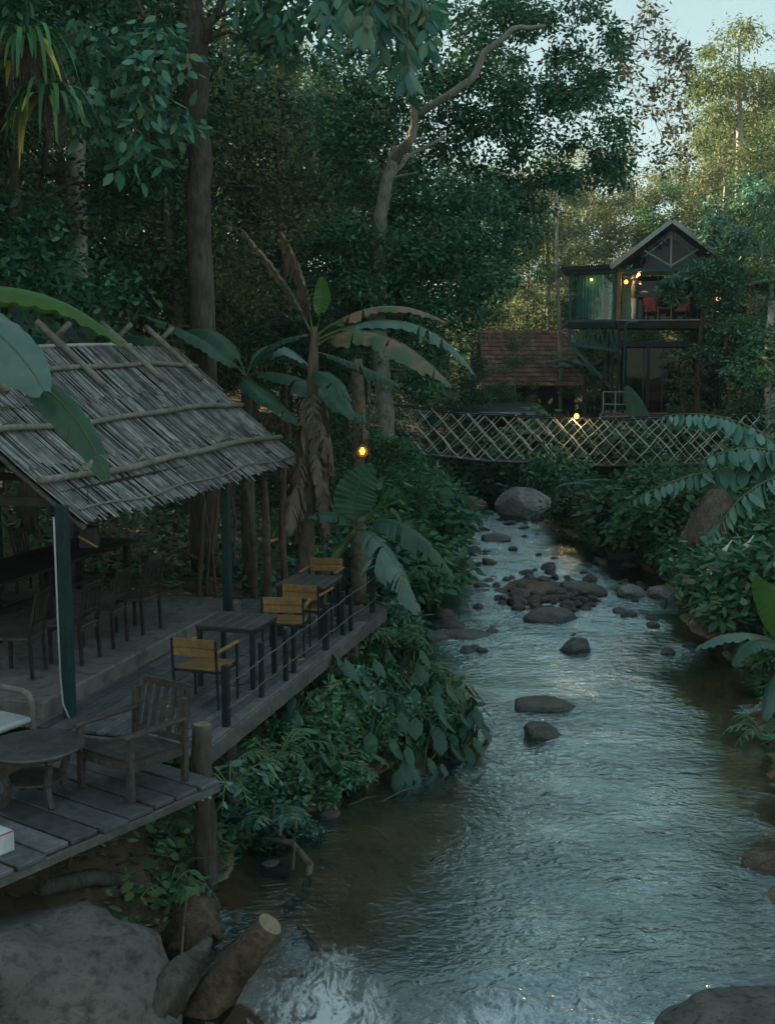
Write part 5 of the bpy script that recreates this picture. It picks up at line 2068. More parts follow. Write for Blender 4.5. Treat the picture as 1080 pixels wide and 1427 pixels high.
# single big upright leaf in front of the house
b0 = at(918, 640, 41.7)
pl = Plant('banana_plant', 'single tall banana leaf standing upright behind the bridge', 'banana plant', (b0.x, b0.y, tz(b0.x, b0.y)))
pl.stem([pl.base, at(912, 620, 41.7), at(905, 600, 41.7)], [.12, .1, .06])
pl.leaf(at(905, 600, 41.7), at(886, 575, 41.6), at(873, 538, 41.4), .42, 'banana', tears=.01, droop=.1, fold=.1, hint=(.2, -1, .1))
pl.leaf(at(905, 600, 41.7), at(850, 580, 41.4), at(835, 640, 41.2), .4, 'banana', tears=.1, droop=.4)
pl.leaf(at(905, 600, 41.7), at(950, 570, 41.4), at(965, 640, 41.2), .4, 'banana', tears=.1, droop=.4)
for i, (px, py, Y0) in enumerate(((815, 500, 50), (775, 600, 43), (1040, 600, 42.5))):
    b0 = at(px, py + 70, Y0)
    b0.z = tz(b0.x, b0.y)
    pl = Plant('banana_plant', ('banana plant under the bracing of the glass room', 'low banana plant behind the bridge netting near the bulb', 'low banana plant behind the netting at the right bank')[i], 'banana plant', b0)
    B = at(px, py + 20, Y0)
    pl.stem([b0, (b0 + B) / 2, B], [.13, .11, .07])
    for k in range(7):
        a = k * 2.4 + i
        o = Vector((math.cos(a), math.sin(a), 0))
        pl.leaf(B, B + o * .7 + UP * .9, B + o * 1.7 + UP * random.uniform(-.3, .7), .33, 'banana', tears=.12, droop=.5, n=16)

# ------------------------------------------------------------------ compound-leaf fronds


def frond(path, nleaf, L, W, rg, droop=.5, taper=True, side=1.0):
    a, b, c = [Vector(p) for p in path]
    P = bez(a, b, c, nleaf)
    pos, d, nr, LL = [], [], [], []
    for i in range(1, nleaf + 1):
        t = i / nleaf
        ax = (P[i] - P[i - 1]).normalized()
        s = ax.cross(UP).normalized()
        for sg in (-1, 1):
            pos.append(P[i])
            v = s * sg * side + ax * rg.uniform(.2, .7) - UP * (droop * rg.uniform(.45, 1.6)) + Vector(rg.normal(size=3)) * .2
            d.append(v)
            nr.append(UP + s * sg * .4 + Vector(rg.normal(size=3)) * .35)
            LL.append(L * (math.sin(PI * (.12 + .85 * t)) ** .5 if taper else 1) * rg.uniform(.65, 1.15))
    return leaves(np.array(pos), np.array(d), np.array(nr), np.array(LL), np.array(LL) * (W / L), fold=.16, curl=.14), P


def frond_plant(name, label, cat, base, stempath, sr, fronds, nleaf, L, W, mat, seed, droop=.5, barkm='redbark', group=None):
    rg = np.random.default_rng(seed)
    base = Vector(base)
    t = thing(name, label, cat, base, 0, group)
    m = MB()
    if stempath:
        m.tube([Vector(p) - base for p in stempath], sr, 8)
        m.build('stem', M[barkm], t, True)
    for f in fronds:
        (V, F), P = frond([Vector(p) - base for p in f], nleaf, L, W, rg, droop)
        o = link('frond', np_mesh('frond', V, F), M[mat], t)
        m = MB()
        m.tube(P, [.011 * (1 - .7 * i / len(P)) + .002 for i in range(len(P))], 5)
        m.build('rachis', M['petiole'], o, True)
    return t


Yt = 14.2
b0 = Vector((5.75, Yt, tz(5.75, Yt)))
top = at(1125, 660, Yt)
frond_plant('compound_leaf_sapling', 'sapling with long pale drooping compound leaves hanging over the right bank', 'sapling', b0, [b0, (b0 + top) / 2 + Vector((.1, 0, 0)), top], [.05, .04, .03],
            [(top, at(1000, 630, Yt - .3), at(885, 695, Yt - .5)), (top, at(1040, 655, Yt - .7), at(990, 752, Yt - 1.2)), (top, at(1040, 560, Yt + .2), at(925, 580, Yt + .1)),
             (top, at(1070, 600, Yt - .3), at(980, 640, Yt - .4)), (top, at(1140, 580, Yt), at(1180, 640, Yt)), (top, at(1100, 660, Yt + .6), at(1030, 700, Yt + 1.0)), (top, at(1110, 680, Yt - .6), at(1075, 790, Yt - .9))],
            25, .34, .15, 'leafpale', 3, 1.0)
# feathery ferns
for i, (lab, px, py, Y0, n, R, mt) in enumerate((
        ('feathery green fern under the far end of the boardwalk', 545, 880, 17.2, 7, .8, 'leafmid'),
        ('fern at the left shore beyond the boardwalk', 560, 800, 19.0, 7, .9, 'leafmid'),
        ('pale large-leaved fern growing at the trunk post', 320, 1070, 11.0, 8, .55, 'leafpale'),
        ('low fern beside the lumpy stump', 235, 1215, 10.2, 7, .5, 'leafmid'),
        ('fern on the right bank beneath the broad-leaved plant', 1070, 1010, 13.0, 7, .6, 'leafmid'),
        ('fern arching over the mud below the near boardwalk beam', 385, 1040, 12.2, 9, .7, 'leafmid'),
        ('fern among the taro leaves at the water edge', 470, 1050, 13.2, 8, .6, 'leafmid'),
        ('small fern on the wet bank near the driftwood', 380, 1120, 11.6, 7, .45, 'leafteal'))):
    b = at(px, py, Y0)
    b.z = max(tz(b.x, b.y), b.z - .25)
    rgg = random.Random(i)
    fr = []
    for k in range(n):
        a = k * 2 * PI / n + rgg.uniform(-.3, .3)
        o = Vector((math.cos(a), math.sin(a), 0)) * R * rgg.uniform(.7, 1.1)
        fr.append((b, b + o * .5 + UP * R * .7, b + o + UP * rgg.uniform(-.1, .35) * R))
    big = i in (2, 3)
    frond_plant('fern', lab, 'fern', b, None, None, fr, 7 if big else 20, (.16 if big else .17), (.07 if big else .035), mt, 20 + i, .3)

# fan palm on the far bank
b0 = at(815, 720, 33.5)
b0.z = tz(b0.x, b0.y)
t = thing('fan_palm', 'small fan palm with a pale pleated leaf on a short stump', 'palm', b0)
m = MB()
m.tube([(0, 0, -.2), (.05, 0, .5), (.1, 0, 1.0)], [.22, .18, .15], 9)
m.build('trunk', M['redbark'], t, True)
random.seed(4)
for k, (px, py, tilt) in enumerate(((828, 668, .2), (800, 672, .9), (850, 690, 1.2))):
    c = at(px, py, 33.5 - .3 * k) - b0
    m = MB()
    m.tube([(.1, 0, .95), ((.1 + c.x) / 2, c.y / 2, max(.9, c.z)), tuple(c + Vector((0, 0, -.02)))], .02, 5)
    o = m.build('leaf_stalk', M['petiole'], t)
    m = MB()
    n = 26
    for j in range(n):
        a0 = PI * (-.15 + 1.3 * j / n)
        a1 = PI * (-.15 + 1.3 * (j + 1) / n)
        am = (a0 + a1) / 2
        R = .66

        def fp(a, r, z):
            return c + Vector((math.cos(a) * r * 1.05, -.35 * r - math.sin(a) * r * .45 * tilt, math.sin(a) * r * (.35) - .25 * r * r + z - .1))
        m.add([c, fp(a0, R * .75, 0), fp(am, R * random.uniform(.95, 1.08), -.03), fp(a1, R * .75, 0), fp(am, R * .75, .03)], [(0, 1, 4), (0, 4, 3), (1, 2, 4), (4, 2, 3)])
    m.build('leaf', M['bananapale'], t)

# ------------------------------------------------------------------ bushes, taro, ground cover


def bush_mesh(seed, R, H, nst, per, L, W, rgf=.75):
    rg = np.random.default_rng(seed)
    C, rr = [], []
    m = MB()
    for i in range(nst):
        a = rg.uniform(0, 2 * PI)
        r = R * rg.random() ** .6
        h = H * (1 - .6 * (r / R) ** 2) * rg.uniform(.45, 1.0)
        p = Vector((r * math.cos(a), r * math.sin(a), h))
        m.tube([(p.x * .15, p.y * .15, -.05), (p.x * .6, p.y * .6, h * .6), tuple(p)], [.014, .01, .005], 4, False)
        C.append(p)
        rr.append(R * rg.uniform(.22, .42))
        C.append(p * .75)
        rr.append(R * rg.uniform(.2, .35))
    V, F = clumps(rg, np.array([tuple(c) for c in C]), np.array(rr), per, L, W, rgf, .35)
    return m.mesh('stems'), np_mesh('foliage', V, F)


BUSH = []
for i, (R, H, nst, per, L, W, mt) in enumerate(((.8, .8, 34, 22, .15, .075, 'leafmid'), (.8, .9, 30, 22, .17, .085, 'leafteal'), (.75, .6, 30, 24, .12, .07, 'leafdark'), (.8, .7, 22, 16, .24, .13, 'leafteal'), (1.2, 1.3, 44, 30, .17, .085, 'leafdark'), (1.2, 1.2, 44, 30, .19, .09, 'leafmid'))):
    a, b = bush_mesh(60 + i, R, H, nst, per, L, W)
    a.materials.append(M['twig'])
    b.materials.append(M[mt])
    BUSH.append((a, b))


def bush(kind, x, y, s, label, group, z=None, cat='bush', name='bush'):
    t = thing(name, label, cat, (x, y, (tz(x, y) if z is None else z) - .05), random.uniform(0, 6.28), group)
    t.scale = (s * random.uniform(.9, 1.15), s * random.uniform(.9, 1.15), s * random.uniform(.85, 1.15))
    link('stems', BUSH[kind][0], None, t)
    link('foliage', BUSH[kind][1], None, t)
    return t


random.seed(17)
for px, py, z0, s, k in ((360, 1085, .5, .55, 3), (395, 1050, .5, .7, 1), (430, 1075, .3, .65, 0), (405, 1105, .2, .5, 2), (455, 1030, .4, .75, 0), (480, 1060, .2, .6, 1), (420, 1000, .7, .7, 2), (470, 985, .6, .8, 0),
                         (515, 1030, .2, .6, 2), (540, 990, .4, .7, 0), (580, 1000, .2, .6, 1), (610, 985, .2, .65, 0), (640, 1000, .1, .45, 2), (500, 955, .6, .8, 1), (550, 950, .4, .7, 2), (345, 1040, .7, .5, 1), (600, 950, .2, .55, 0), (375, 1150, .1, .35, 2), (440, 1140, .05, .3, 1)):
    p = on(px, py + 15, z0)
    bush(k, p.x - .12, p.y, s * .86, 'leafy low bush on the left bank below the boardwalk', 'bushes below the boardwalk')
for px, py, Yd, s, k in ((560, 860, 17.8, .6, 0), (580, 830, 19.5, .8, 1), (550, 790, 20.5, 1.0, 0), (600, 755, 24, 1.2, 1), (575, 735, 26, 1.3, 5), (600, 700, 31, 1.4, 4), (630, 690, 36, 1.4, 5), (560, 690, 24, 1.4, 5), (520, 690, 22.5, 1.2, 4), (480, 700, 22.5, 1.1, 1), (545, 660, 28, 1.6, 4), (590, 665, 34, 1.8, 5), (520, 640, 26, 1.6, 5)):
    p = at(px, py, Yd)
    bush(k, min(p.x, float(np.interp(p.y, YL, XL)) - .1 - .55 * s), p.y, s, 'bush on the left bank beyond the boardwalk', 'bushes beyond the boardwalk')
for px, py, Yd, s, k in ((800, 735, 34, 1.0, 4), (840, 730, 31, 1.3, 5), (870, 745, 29, 1.3, 5), (900, 760, 27.5, 1.2, 5), (880, 710, 30, 1.5, 4), (930, 720, 28, 1.5, 5), (940, 770, 26.5, 1.0, 0), (970, 800, 24.5, 1.1, 1), (1000, 790, 23, 1.2, 0), (1030, 770, 21.5, 1.2, 1), (1060, 750, 20, 1.3, 5), (1000, 830, 22, .9, 2), (1040, 830, 19.5, .9, 1), (1070, 860, 17.5, .9, 0), (1040, 690, 26, 1.0, 5), (1080, 690, 22, 1.0, 1),
                         (1090, 940, 15, .8, 1), (1095, 1000, 13.6, .7, 0), (1100, 1060, 12.8, .6, 2), (760, 690, 39.3, 1.3, 4), (690, 680, 41.5, 1.5, 4), (650, 660, 43, 1.8, 5), (720, 660, 43, 1.6, 5), (790, 665, 42, 1.5, 5), (850, 660, 41.8, 1.4, 4), (900, 670, 37, .8, 5), (960, 650, 36, .8, 4), (1020, 640, 35.5, .8, 5), (1080, 630, 35, .9, 1), (930, 650, 39, .6, 5), (1000, 650, 38.5, .6, 4), (690, 650, 45, 1.7, 4), (750, 650, 45.5, 1.6, 5), (850, 610, 45.2, 1.1, 5), (900, 605, 45.3, .9, 4), (960, 610, 45, 1.3, 5), (1000, 600, 44.5, 1.4, 1), (1060, 590, 43, 1.6, 5)):
    p = at(px, py, Yd)
    bush(k, max(p.x, float(np.interp(p.y, YR, XR)) + .15 + .62 * s) if Yd < 40 else p.x, p.y, s, 'rounded green bush on the far right bank or under the bridge', 'bushes along the right bank')

# trumpet-flower shrub on the right bank
p = at(1040, 790, 20.5)
t = bush(1, p.x + .2, p.y, 1.2, 'shrub with white trumpet flowers above the right shore', None, name='flowering_shrub', cat='shrub')
for px, py in ((1014, 760), (1044, 754)):
    c = at(px, py, 19.8)
    m = MB()
    m.lathe([(.008, .12), (.014, .05), (.024, -.04), (.06, -.12)], n=10)
    o = m.build('flower', M['flower'], None, True)
    o.parent = t
    bpy.context.view_layer.update()
    o.matrix_world = Matrix.Translation(c) @ Matrix.Rotation(.6, 4, 'Y') @ Matrix.Scale(1.0, 4)

# taro plants with arrow leaves
TARO = []
for i in range(3):
    rg = np.random.default_rng(90 + i)
    n = 9
    m = MB()
    pos, d, nr = [], [], []
    for k in range(n):
        a = k * 2.4 + rg.uniform(-.3, .3)
        r = rg.uniform(.12, .42)
        h = rg.uniform(.3, .62)
        p = Vector((r * math.cos(a), r * math.sin(a), h))
        m.tube([(0, 0, 0), (p.x * .4, p.y * .4, h * .7), tuple(p)], [.012, .009, .006], 5)
        pos.append(p - Vector((math.cos(a), math.sin(a), -.3)) * .07)
        d.append((math.cos(a) * .8, math.sin(a) * .8, -.75))
        nr.append((math.cos(a) * .5, math.sin(a) * .5, .8))
    V, F = leaves(np.array(pos), np.array(d), np.array(nr), rg.uniform(.26, .40, n), rg.uniform(.14, .20, n), .16, .14)
    sm, fm = m.mesh('stalks', True), np_mesh('leaves', V, F)
    sm.materials.append(M['petiole'])
    fm.materials.append(M['banana'])
    TARO.append((sm, fm))
random.seed(29)
for px, py in ((520, 1000), (550, 1010), (535, 965), (575, 985), (600, 1010), (620, 970), (650, 985), (505, 975), (560, 1045), (590, 1035), (640, 1015), (470, 1020), (440, 965), (410, 1040), (575, 950), (530, 935), (600, 985), (560, 1020), (490, 1000), (625, 1000), (545, 990), (660, 990), (515, 1035), (450, 1000), (420, 1075), (580, 1005), (610, 1020)):
    p = on(px, py + 25, .12)
    a, b = random.choice(TARO)
    t = thing('taro_plant', 'taro plant with drooping arrow-shaped leaves among the left bank bushes', 'taro', (p.x, p.y, tz(p.x, p.y) - .02), random.uniform(0, 6.28), 'taro plants at the water edge')
    s = random.uniform(.75, 1.2)
    t.scale = (s, s, s)
    link('stalks', a, None, t)
    link('leaves', b, None, t)
# ground cover on both banks, and leaf litter
rg = np.random.default_rng(77)


def scatter(n, xa, xb, ya, yb, test, zr, L, W, mat, name, flat=False):
    x = rg.uniform(xa, xb, n)
    y = ya + (yb - ya) * rg.random(n) ** 1.3
    k = test(x, y)
    x, y = x[k], y[k]
    N = len(x)
    z = terr(x, y) + rg.random(N) * zr
    pos = np.stack([x, y, z], -1)
    if flat:
        d = rg.normal(size=(N, 3))
        d[:, 2] *= .15
        nr = np.array([[0, 0, 1.]]) + rg.normal(size=(N, 3)) * .25
    else:
        d = rnd_dirs(rg, N, .2)
        nr = rnd_nrm(rg, N)
    sc = rg.uniform(.6, 1.3, N)
    V, F = leaves(pos, d, nr, L * sc, W * sc)
    o = link(name, np_mesh(name, V, F), M[mat])
    return tag(o, kind='stuff')


def sL(x, y):
    return np.interp(y, YL, XL) - x


def sR(x, y):
    return x - np.interp(y, YR, XR)


patch = lambda x, y: (np.sin(x * 1.7 + y * .9) + np.sin(y * 1.3 - x * .7) + np.sin(x * 4.1 + 2 * y)) > -.9
scatter(30000, -2.5, 3.2, 9.3, 46, lambda x, y: (sL(x, y) > .05) & (sL(x, y) < 3.0) & patch(x, y), .22, .13, .07, 'leafmid', 'undergrowth')
scatter(42000, 3.5, 13, 10, 46, lambda x, y: (sR(x, y) > .05) & (sR(x, y) < 6.5) & patch(x, y), .25, .15, .08, 'leafmid', 'undergrowth')
scatter(26000, -16, 2, 9, 34, lambda x, y: (sL(x, y) > .2), .03, .14, .07, 'litter', 'fallen_leaves', True)
scatter(26000, -30, 1, 21, 60, lambda x, y: (sL(x, y) > 1.5), .5, .2, .1, 'leafdark', 'undergrowth')
scatter(30000, -6, 30, 40, 75, lambda x, y: (sR(x, y) > .3), .5, .22, .11, 'leafmid', 'undergrowth')
# dry leaves lying on roof, deck and rocks: single leaves
random.seed(44)
lv, _ = None, None
dl = leaves(np.zeros((1, 3)), np.array([[1., 0, .1]]), np.array([[0, .2, 1.]]), .12, .07, .2, .25)
dl = np_mesh('dry_leaf', *dl)
dl.materials.append(M['litter'])
for i in range(70):
    if i < 34:
        p = roofp(random.uniform(.3, RL - .2), random.choice((random.uniform(.05, .95), .23, .53)), 0, .085)
        lab, grp = 'dry fallen leaf on the bamboo roof', 'dry leaves on the roof'
    else:
        p = BO + U * random.uniform(-.5, 5.5) + Vv * random.uniform(.1, 1.6) + UP * .012
        lab, grp = 'dry fallen leaf on the boardwalk planks', 'dry leaves on the boardwalk'
    o = link('dry_leaf', dl)
    o.location = p
    o.rotation_euler = (random.uniform(-.2, .2), -.5 if i < 34 else 0, random.uniform(0, 6.28))
    s = random.uniform(.7, 1.5)
    o.scale = (s, s, s)
    tag(o, lab, 'leaf', grp)
# ------------------------------------------------------------------ trees


def tree_meshes(seed, H, cb, R, nl, per, L, W, cr, prof=.55, droop=.35, nsec=4, wig=.5):
    rg = np.random.default_rng(seed)
    tr = MB()
    n = 9
    P = []
    dx = dy = 0.0
    for i in range(n + 1):
        P.append(Vector((dx, dy, H * i / n)))
        dx += rg.normal() * wig * H / 60
        dy += rg.normal() * wig * H / 60
    r0 = H * .0095 + .04
    tr.tube([P[0] - UP * .4] + P[1:], [r0 * 1.25] + [r0 * (1 - .82 * i / n) for i in range(1, n + 1)], 9)
    C, rr = [], []
    for i in range(nl):
        f = (i + .5) / nl
        h = cb + (H * .97 - cb) * f
        k = min(n - 1, int(h / H * n))
        p0 = P[k].lerp(P[k + 1], h / H * n - k)
        az = 2.4 * i + rg.normal() * .35
        ln = R * (math.sin(PI * min(.98, .12 + f * .84)) ** prof) * rg.uniform(.65, 1.2)
        el = -.1 + 1.0 * f + rg.normal() * .15
        d = Vector((math.cos(az), math.sin(az), el)).normalized()
        q = [p0]
        for s in range(1, 6):
            b = Vector(rg.normal(size=3)) * .10 * ln
            q.append(p0 + d * ln * s / 5 + b * (s / 5) - UP * (.12 * ln * (s / 5) ** 2))
        rb = r0 * .36 * (1 - .5 * f)
        tr.tube(q, [rb * (1 - .8 * s / 5) for s in range(6)], 5, False)
        for s in range(nsec):
            t = .35 + .65 * (s + rg.random()) / nsec
            kk = min(4, int(t * 5))
            b0 = q[kk].lerp(q[kk + 1], t * 5 - kk)
            d2 = (d + Vector(rg.normal(size=3)) * .8)
            d2.z *= .6
            e = b0 + d2.normalized() * ln * rg.uniform(.2, .42)
            tr.tube([b0, b0.lerp(e, .5) + UP * .04, e], [rb * .4, rb * .25, .008], 4, False)
            C.append(e)
            rr.append(cr * rg.uniform(.6, 1.3))
            if rg.random() < .5:
                C.append(b0.lerp(e, .4))
                rr.append(cr * rg.uniform(.5, .9))
        C.append(q[-1])
        rr.append(cr * rg.uniform(.7, 1.2))
    V, F = clumps(rg, np.array([tuple(c) for c in C]), np.array(rr), per, L, W, .7, droop)
    return tr.mesh('trunk', True), np_mesh('crown', V, F)


KIND = {}
for key, args, bm_, lm in (
        ('dark', (101, 15, 3.5, 4.6, 22, 190, .155, .075, 1.05), 'bark', 'leafdark'),
        ('dark2', (102, 17, 5.0, 4.2, 20, 190, .15, .07, 1.0), 'bark', 'leafdark'),
        ('mid', (103, 13, 3.0, 4.2, 20, 180, .16, .08, 1.0), 'bark', 'leafmid'),
        ('olive', (104, 16, 4.0, 3.6, 18, 140, .16, .075, .95), 'bark', 'leafolive'),
        ('gold', (105, 12, 2.6, 3.4, 17, 100, .18, .085, .85), 'palebark', 'leafgold'),
        ('small', (106, 6.5, .7, 2.6, 16, 150, .15, .07, .75), 'bark', 'leafdark'),
        ('smallmid', (107, 6.0, .6, 2.5, 16, 130, .17, .08, .7), 'bark', 'leafmid'),
        ('teal', (108, 7.5, .8, 2.2, 20, 120, .155, .07, .65), 'bark', 'leafteal'),
        ('goldtall', (109, 15, 4.5, 3.0, 18, 85, .18, .08, .8), 'redbark', 'leafgold')):
    a, b = tree_meshes(*args)
    a.materials.append(M[bm_])
    b.materials.append(M[lm])
    KIND[key] = (a, b)
LAB = {
    'dark': ('dark green broad-crowned tree in the dense forest', 'dark broad trees of the forest'),
    'dark2': ('tall dark forest tree with a high crown and bare lower trunk', 'tall dark trees of the forest'),
    'mid': ('mid green forest tree with a pale trunk', 'mid green trees of the forest'),
    'olive': ('olive green slender forest tree with a pale trunk', 'olive trees of the forest'),
    'gold': ('airy tree far back, low sun painted into its golden leaf colour', 'airy sun-gold trees at the back'),
    'goldtall': ('tall thin tree with a reddish trunk far back, its leaves painted sun-gold', 'tall sun-gold trees at the back'),
    'small': ('low dark understorey tree leafy to the ground', 'dark understorey trees'),
    'smallmid': ('low mid green understorey tree leafy to the ground', 'green understorey trees'),
    'teal': ('blue green vine-clad small tree on the right bank', 'vine-clad trees on the right bank')}
random.seed(71)


def tree(kind, x, y, s=1.0, label=None, group=None, sz=None):
    lb, gp = LAB[kind]
    t = thing('tree', label or lb, 'tree', (x, y, tz(x, y) - .1), random.uniform(0, 6.28), None if label else gp)
    if group:
        t['group'] = group
    t.scale = (s * random.uniform(.92, 1.08), s * random.uniform(.92, 1.08), (sz or s) * random.uniform(.92, 1.08))
    link('trunk', KIND[kind][0], None, t)
    link('crown', KIND[kind][1], None, t)
    return t


def pxof(x, y):
    return 540 + 1600 * x / y


# left forest
cnt = 0
Yd = 23.5
while Yd < 64:
    step = 4.3 + .03 * (Yd - 23)
    x = -Yd * .52 - 3
    while x < 6:
        xx = x + random.uniform(-1.2, 1.2)
        yy = Yd + random.uniform(-1.2, 1.2)
        x += step
        px = pxof(xx, yy)
        lim = 500 if yy < 34 else (535 if yy < 44 else 560)
        if px > lim or (yy < 31 and px + 5600 / yy > 530) or float(sL(xx, yy)) < 1.2:
            continue
        k = random.choices(('dark', 'dark2', 'mid', 'olive', 'small', 'smallmid'), (3, 3, 2, 2 if px < 420 else .4, 2, 1.3))[0]
        if yy > 37 and px < 520 and random.random() < .75:
            k = random.choice(('gold', 'olive', 'goldtall'))  # warmer, lighter leaf colours imitate sunlit spots deep in the forest
        tree(k, xx, yy, random.uniform(.85, 1.2))
        cnt += 1
    Yd += 3.6
# taller forest up the slope, outside the left edge and behind: it shades the stream
for i in range(22):
    yy = random.uniform(4, 30)
    xx = -13.5 - random.uniform(0, 14) - max(0, yy - 12) * .35
    tree(random.choice(('dark', 'dark2', 'mid')), xx, yy, random.uniform(1.0, 1.3))
# right: behind the houses
for px, Yd, k, s in ((700, 64, 'gold', .95), (735, 68, 'goldtall', .8), (770, 63, 'gold', 1.0), (800, 68, 'gold', 1.05), (820, 60, 'smallmid', 1.0), (845, 66, 'gold', .95), (870, 62, 'gold', .9), (940, 66, 'gold', 1.05),
                     (960, 60, 'mid', .8), (985, 68, 'gold', 1.25), (1010, 61, 'olive', .85), (1040, 66, 'goldtall', 1.1), (1060, 60, 'mid', .9), (1085, 64, 'gold', 1.3), (1110, 58, 'olive', 1.0), (1150, 62, 'mid', 1.1), (660, 62, 'dark', .9), (640, 66, 'olive', 1.0),
                     (670, 74, 'goldtall', .9), (780, 78, 'goldtall', .9), (830, 80, 'gold', 1.2), (970, 80, 'goldtall', .95), (750, 84, 'gold', 1.2), (1030, 78, 'gold', 1.4), (1090, 76, 'goldtall', 1.2), (830, 55.5, 'smallmid', .7), (1200, 66, 'gold', 1.2), (1250, 60, 'mid', 1.1)):
    tree(k, (px - 540) / 1600 * Yd, Yd, s)
# right bank small trees and vine-clad thicket
for px, Yd, k, s in ((1085, 42, 'smallmid', .7), (1105, 44, 'teal', 1.1), (1055, 50, 'teal', 1.3), (1020, 52, 'smallmid', 1.2), (1085, 51, 'olive', .75), (1150, 33, 'teal', .7), (1150, 26, 'smallmid', .8), (1140, 42, 'mid', .7), (640, 50, 'smallmid', .6), (615, 47, 'small', .7), (1075, 47, 'teal', .8), (688, 51, 'smallmid', .5), (722, 52.5, 'gold', .42)):
    tree(k, (px - 540) / 1600 * Yd, Yd, s)


def grown_tree(name, label, trunk, tr, clusters, per, L, W, bmat, lmat, seed, br=.05, droop=.35, crown='crown', lib=None, twig=.006, extra=None):
    """trunk along a path; every leaf cluster is reached by a limb that leaves the nearest grown limb"""
    rg = np.random.default_rng(seed)
    base = Vector(trunk[0])
    t = thing(name, label, 'tree', base)
    m = MB()
    N = 5
    Q, R = [], []
    for i in range(len(trunk) - 1):
        for k in range(N):
            Q.append(Vector(trunk[i]).lerp(Vector(trunk[i + 1]), k / N) - base + Vector(rg.normal(size=3)) * tr[i] * .12)
            R.append(tr[i] + (tr[i + 1] - tr[i]) * k / N)
    Q.append(Vector(trunk[-1]) - base)
    R.append(tr[-1])
    m.tube(Q, R, 10)
    nodes = [(q, r) for q, r in zip(Q, R)][N // 2:]
    for lb in (lib or []):
        path, rads = lb
        P2, R2 = [], []
        for i in range(len(path) - 1):
            for k in range(4):
                P2.append(Vector(path[i]).lerp(Vector(path[i + 1]), k / 4) - base + Vector(rg.normal(size=3)) * rads[i] * .25)
                R2.append(rads[i] + (rads[i + 1] - rads[i]) * k / 4)
        P2.append(Vector(path[-1]) - base)
        R2.append(rads[-1])
        m.tube(P2, R2, 8)
        nodes += list(zip(P2, R2))
    cl = sorted([(Vector(c) - base, r) for c, r in clusters], key=lambda c: min((c[0] - q).length for q, _ in nodes))
    for c, r in cl:
        best = min(nodes, key=lambda n: (c - n[0]).length + .25 * max(0, n[0].z - c.z))
        p, pr = best
        d = c - p
        if d.length < .05:
            continue
        K = max(2, min(6, int(d.length / .5)))
        r0 = max(.012, min(br, pr * .55))
        path = [p]
        for k in range(1, K + 1):
            path.append(p + d * k / K + Vector(rg.normal(size=3)) * .06 * d.length * (1 if k < K else 0) + UP * .1 * d.length * math.sin(PI * k / K))
        rad_ = [r0 * (1 - .6 * k / K) + twig * .3 for k in range(K + 1)]
        m.tube(path, rad_, 5, False)
        nodes += list(zip(path[1:], rad_[1:]))
        for k in range(2):
            e = c + Vector(rg.normal(size=3)) * r * .55
            m.tube([path[-1], (path[-1] + e) / 2, e], [rad_[-1], twig, twig * .6], 4, False)
    m.build('trunk', M[bmat], t, True)
    V, F = clumps(rg, np.array([tuple(c) for c, _ in cl]), np.array([r for _, r in cl]), per, L, W, .75, droop)
    link(crown, np_mesh(crown, V, F), M[lmat], t)
    if extra:
        c2, per2, L2, W2, lm2, nm2 = extra
        m = MB()
        c2 = sorted([(Vector(c) - base, r) for c, r in c2], key=lambda c: min((c[0] - q).length for q, _ in nodes))
        for c, r in c2:
            p, pr = min(nodes, key=lambda n: (c - n[0]).length)
            d = c - p
            if d.length < .05:
                continue
            path = [p, p + d * .35 + Vector(rg.normal(size=3)) * .05 * d.length, p + d * .7 + Vector(rg.normal(size=3)) * .06 * d.length, c]
            r0 = max(.012, min(.03, pr * .6))
            rad_ = [r0, r0 * .8, r0 * .65, r0 * .5]
            m.tube(path, rad_, 4, False)
            nodes += list(zip(path[1:], rad_[1:]))
            for k in range(5):
                e = c + Vector(rg.normal(size=3)) * r * .7
                m.tube([c, (c + e) / 2 + Vector(rg.normal(size=3)) * .06, e], [r0 * .45, r0 * .3, .004], 3, False)
        o = m.build('bare_twigs', M['redbark'], t)
        V, F = clumps(rg, np.array([tuple(c) for c, _ in c2]), np.array([r for _, r in c2]), per2, L2, W2, .75, droop)
        link(nm2, np_mesh(nm2, V, F), M[lm2], t)
    return t


def inpoly(x, y, poly):
    c = False
    j = len(poly) - 1
    for i in range(len(poly)):
        if (poly[i][1] > y) != (poly[j][1] > y) and x < (poly[j][0] - poly[i][0]) * (y - poly[i][1]) / (poly[j][1] - poly[i][1]) + poly[i][0]:
            c = not c
        j = i
    return c


def fill(poly, n, Y0, Y1, r0, r1, seed):
    rg = random.Random(seed)
    xs, ys_ = [p[0] for p in poly], [p[1] for p in poly]
    out = []
    while len(out) < n:
        x, y = rg.uniform(min(xs), max(xs)), rg.uniform(min(ys_), max(ys_))
        if inpoly(x, y, poly):
            out.append((at(x, y, rg.uniform(Y0, Y1)), rg.uniform(r0, r1)))
    return out


def ground_at(px, Y):
    p = at(px, 600, Y)
    p.z = tz(p.x, p.y) - .2
    return p


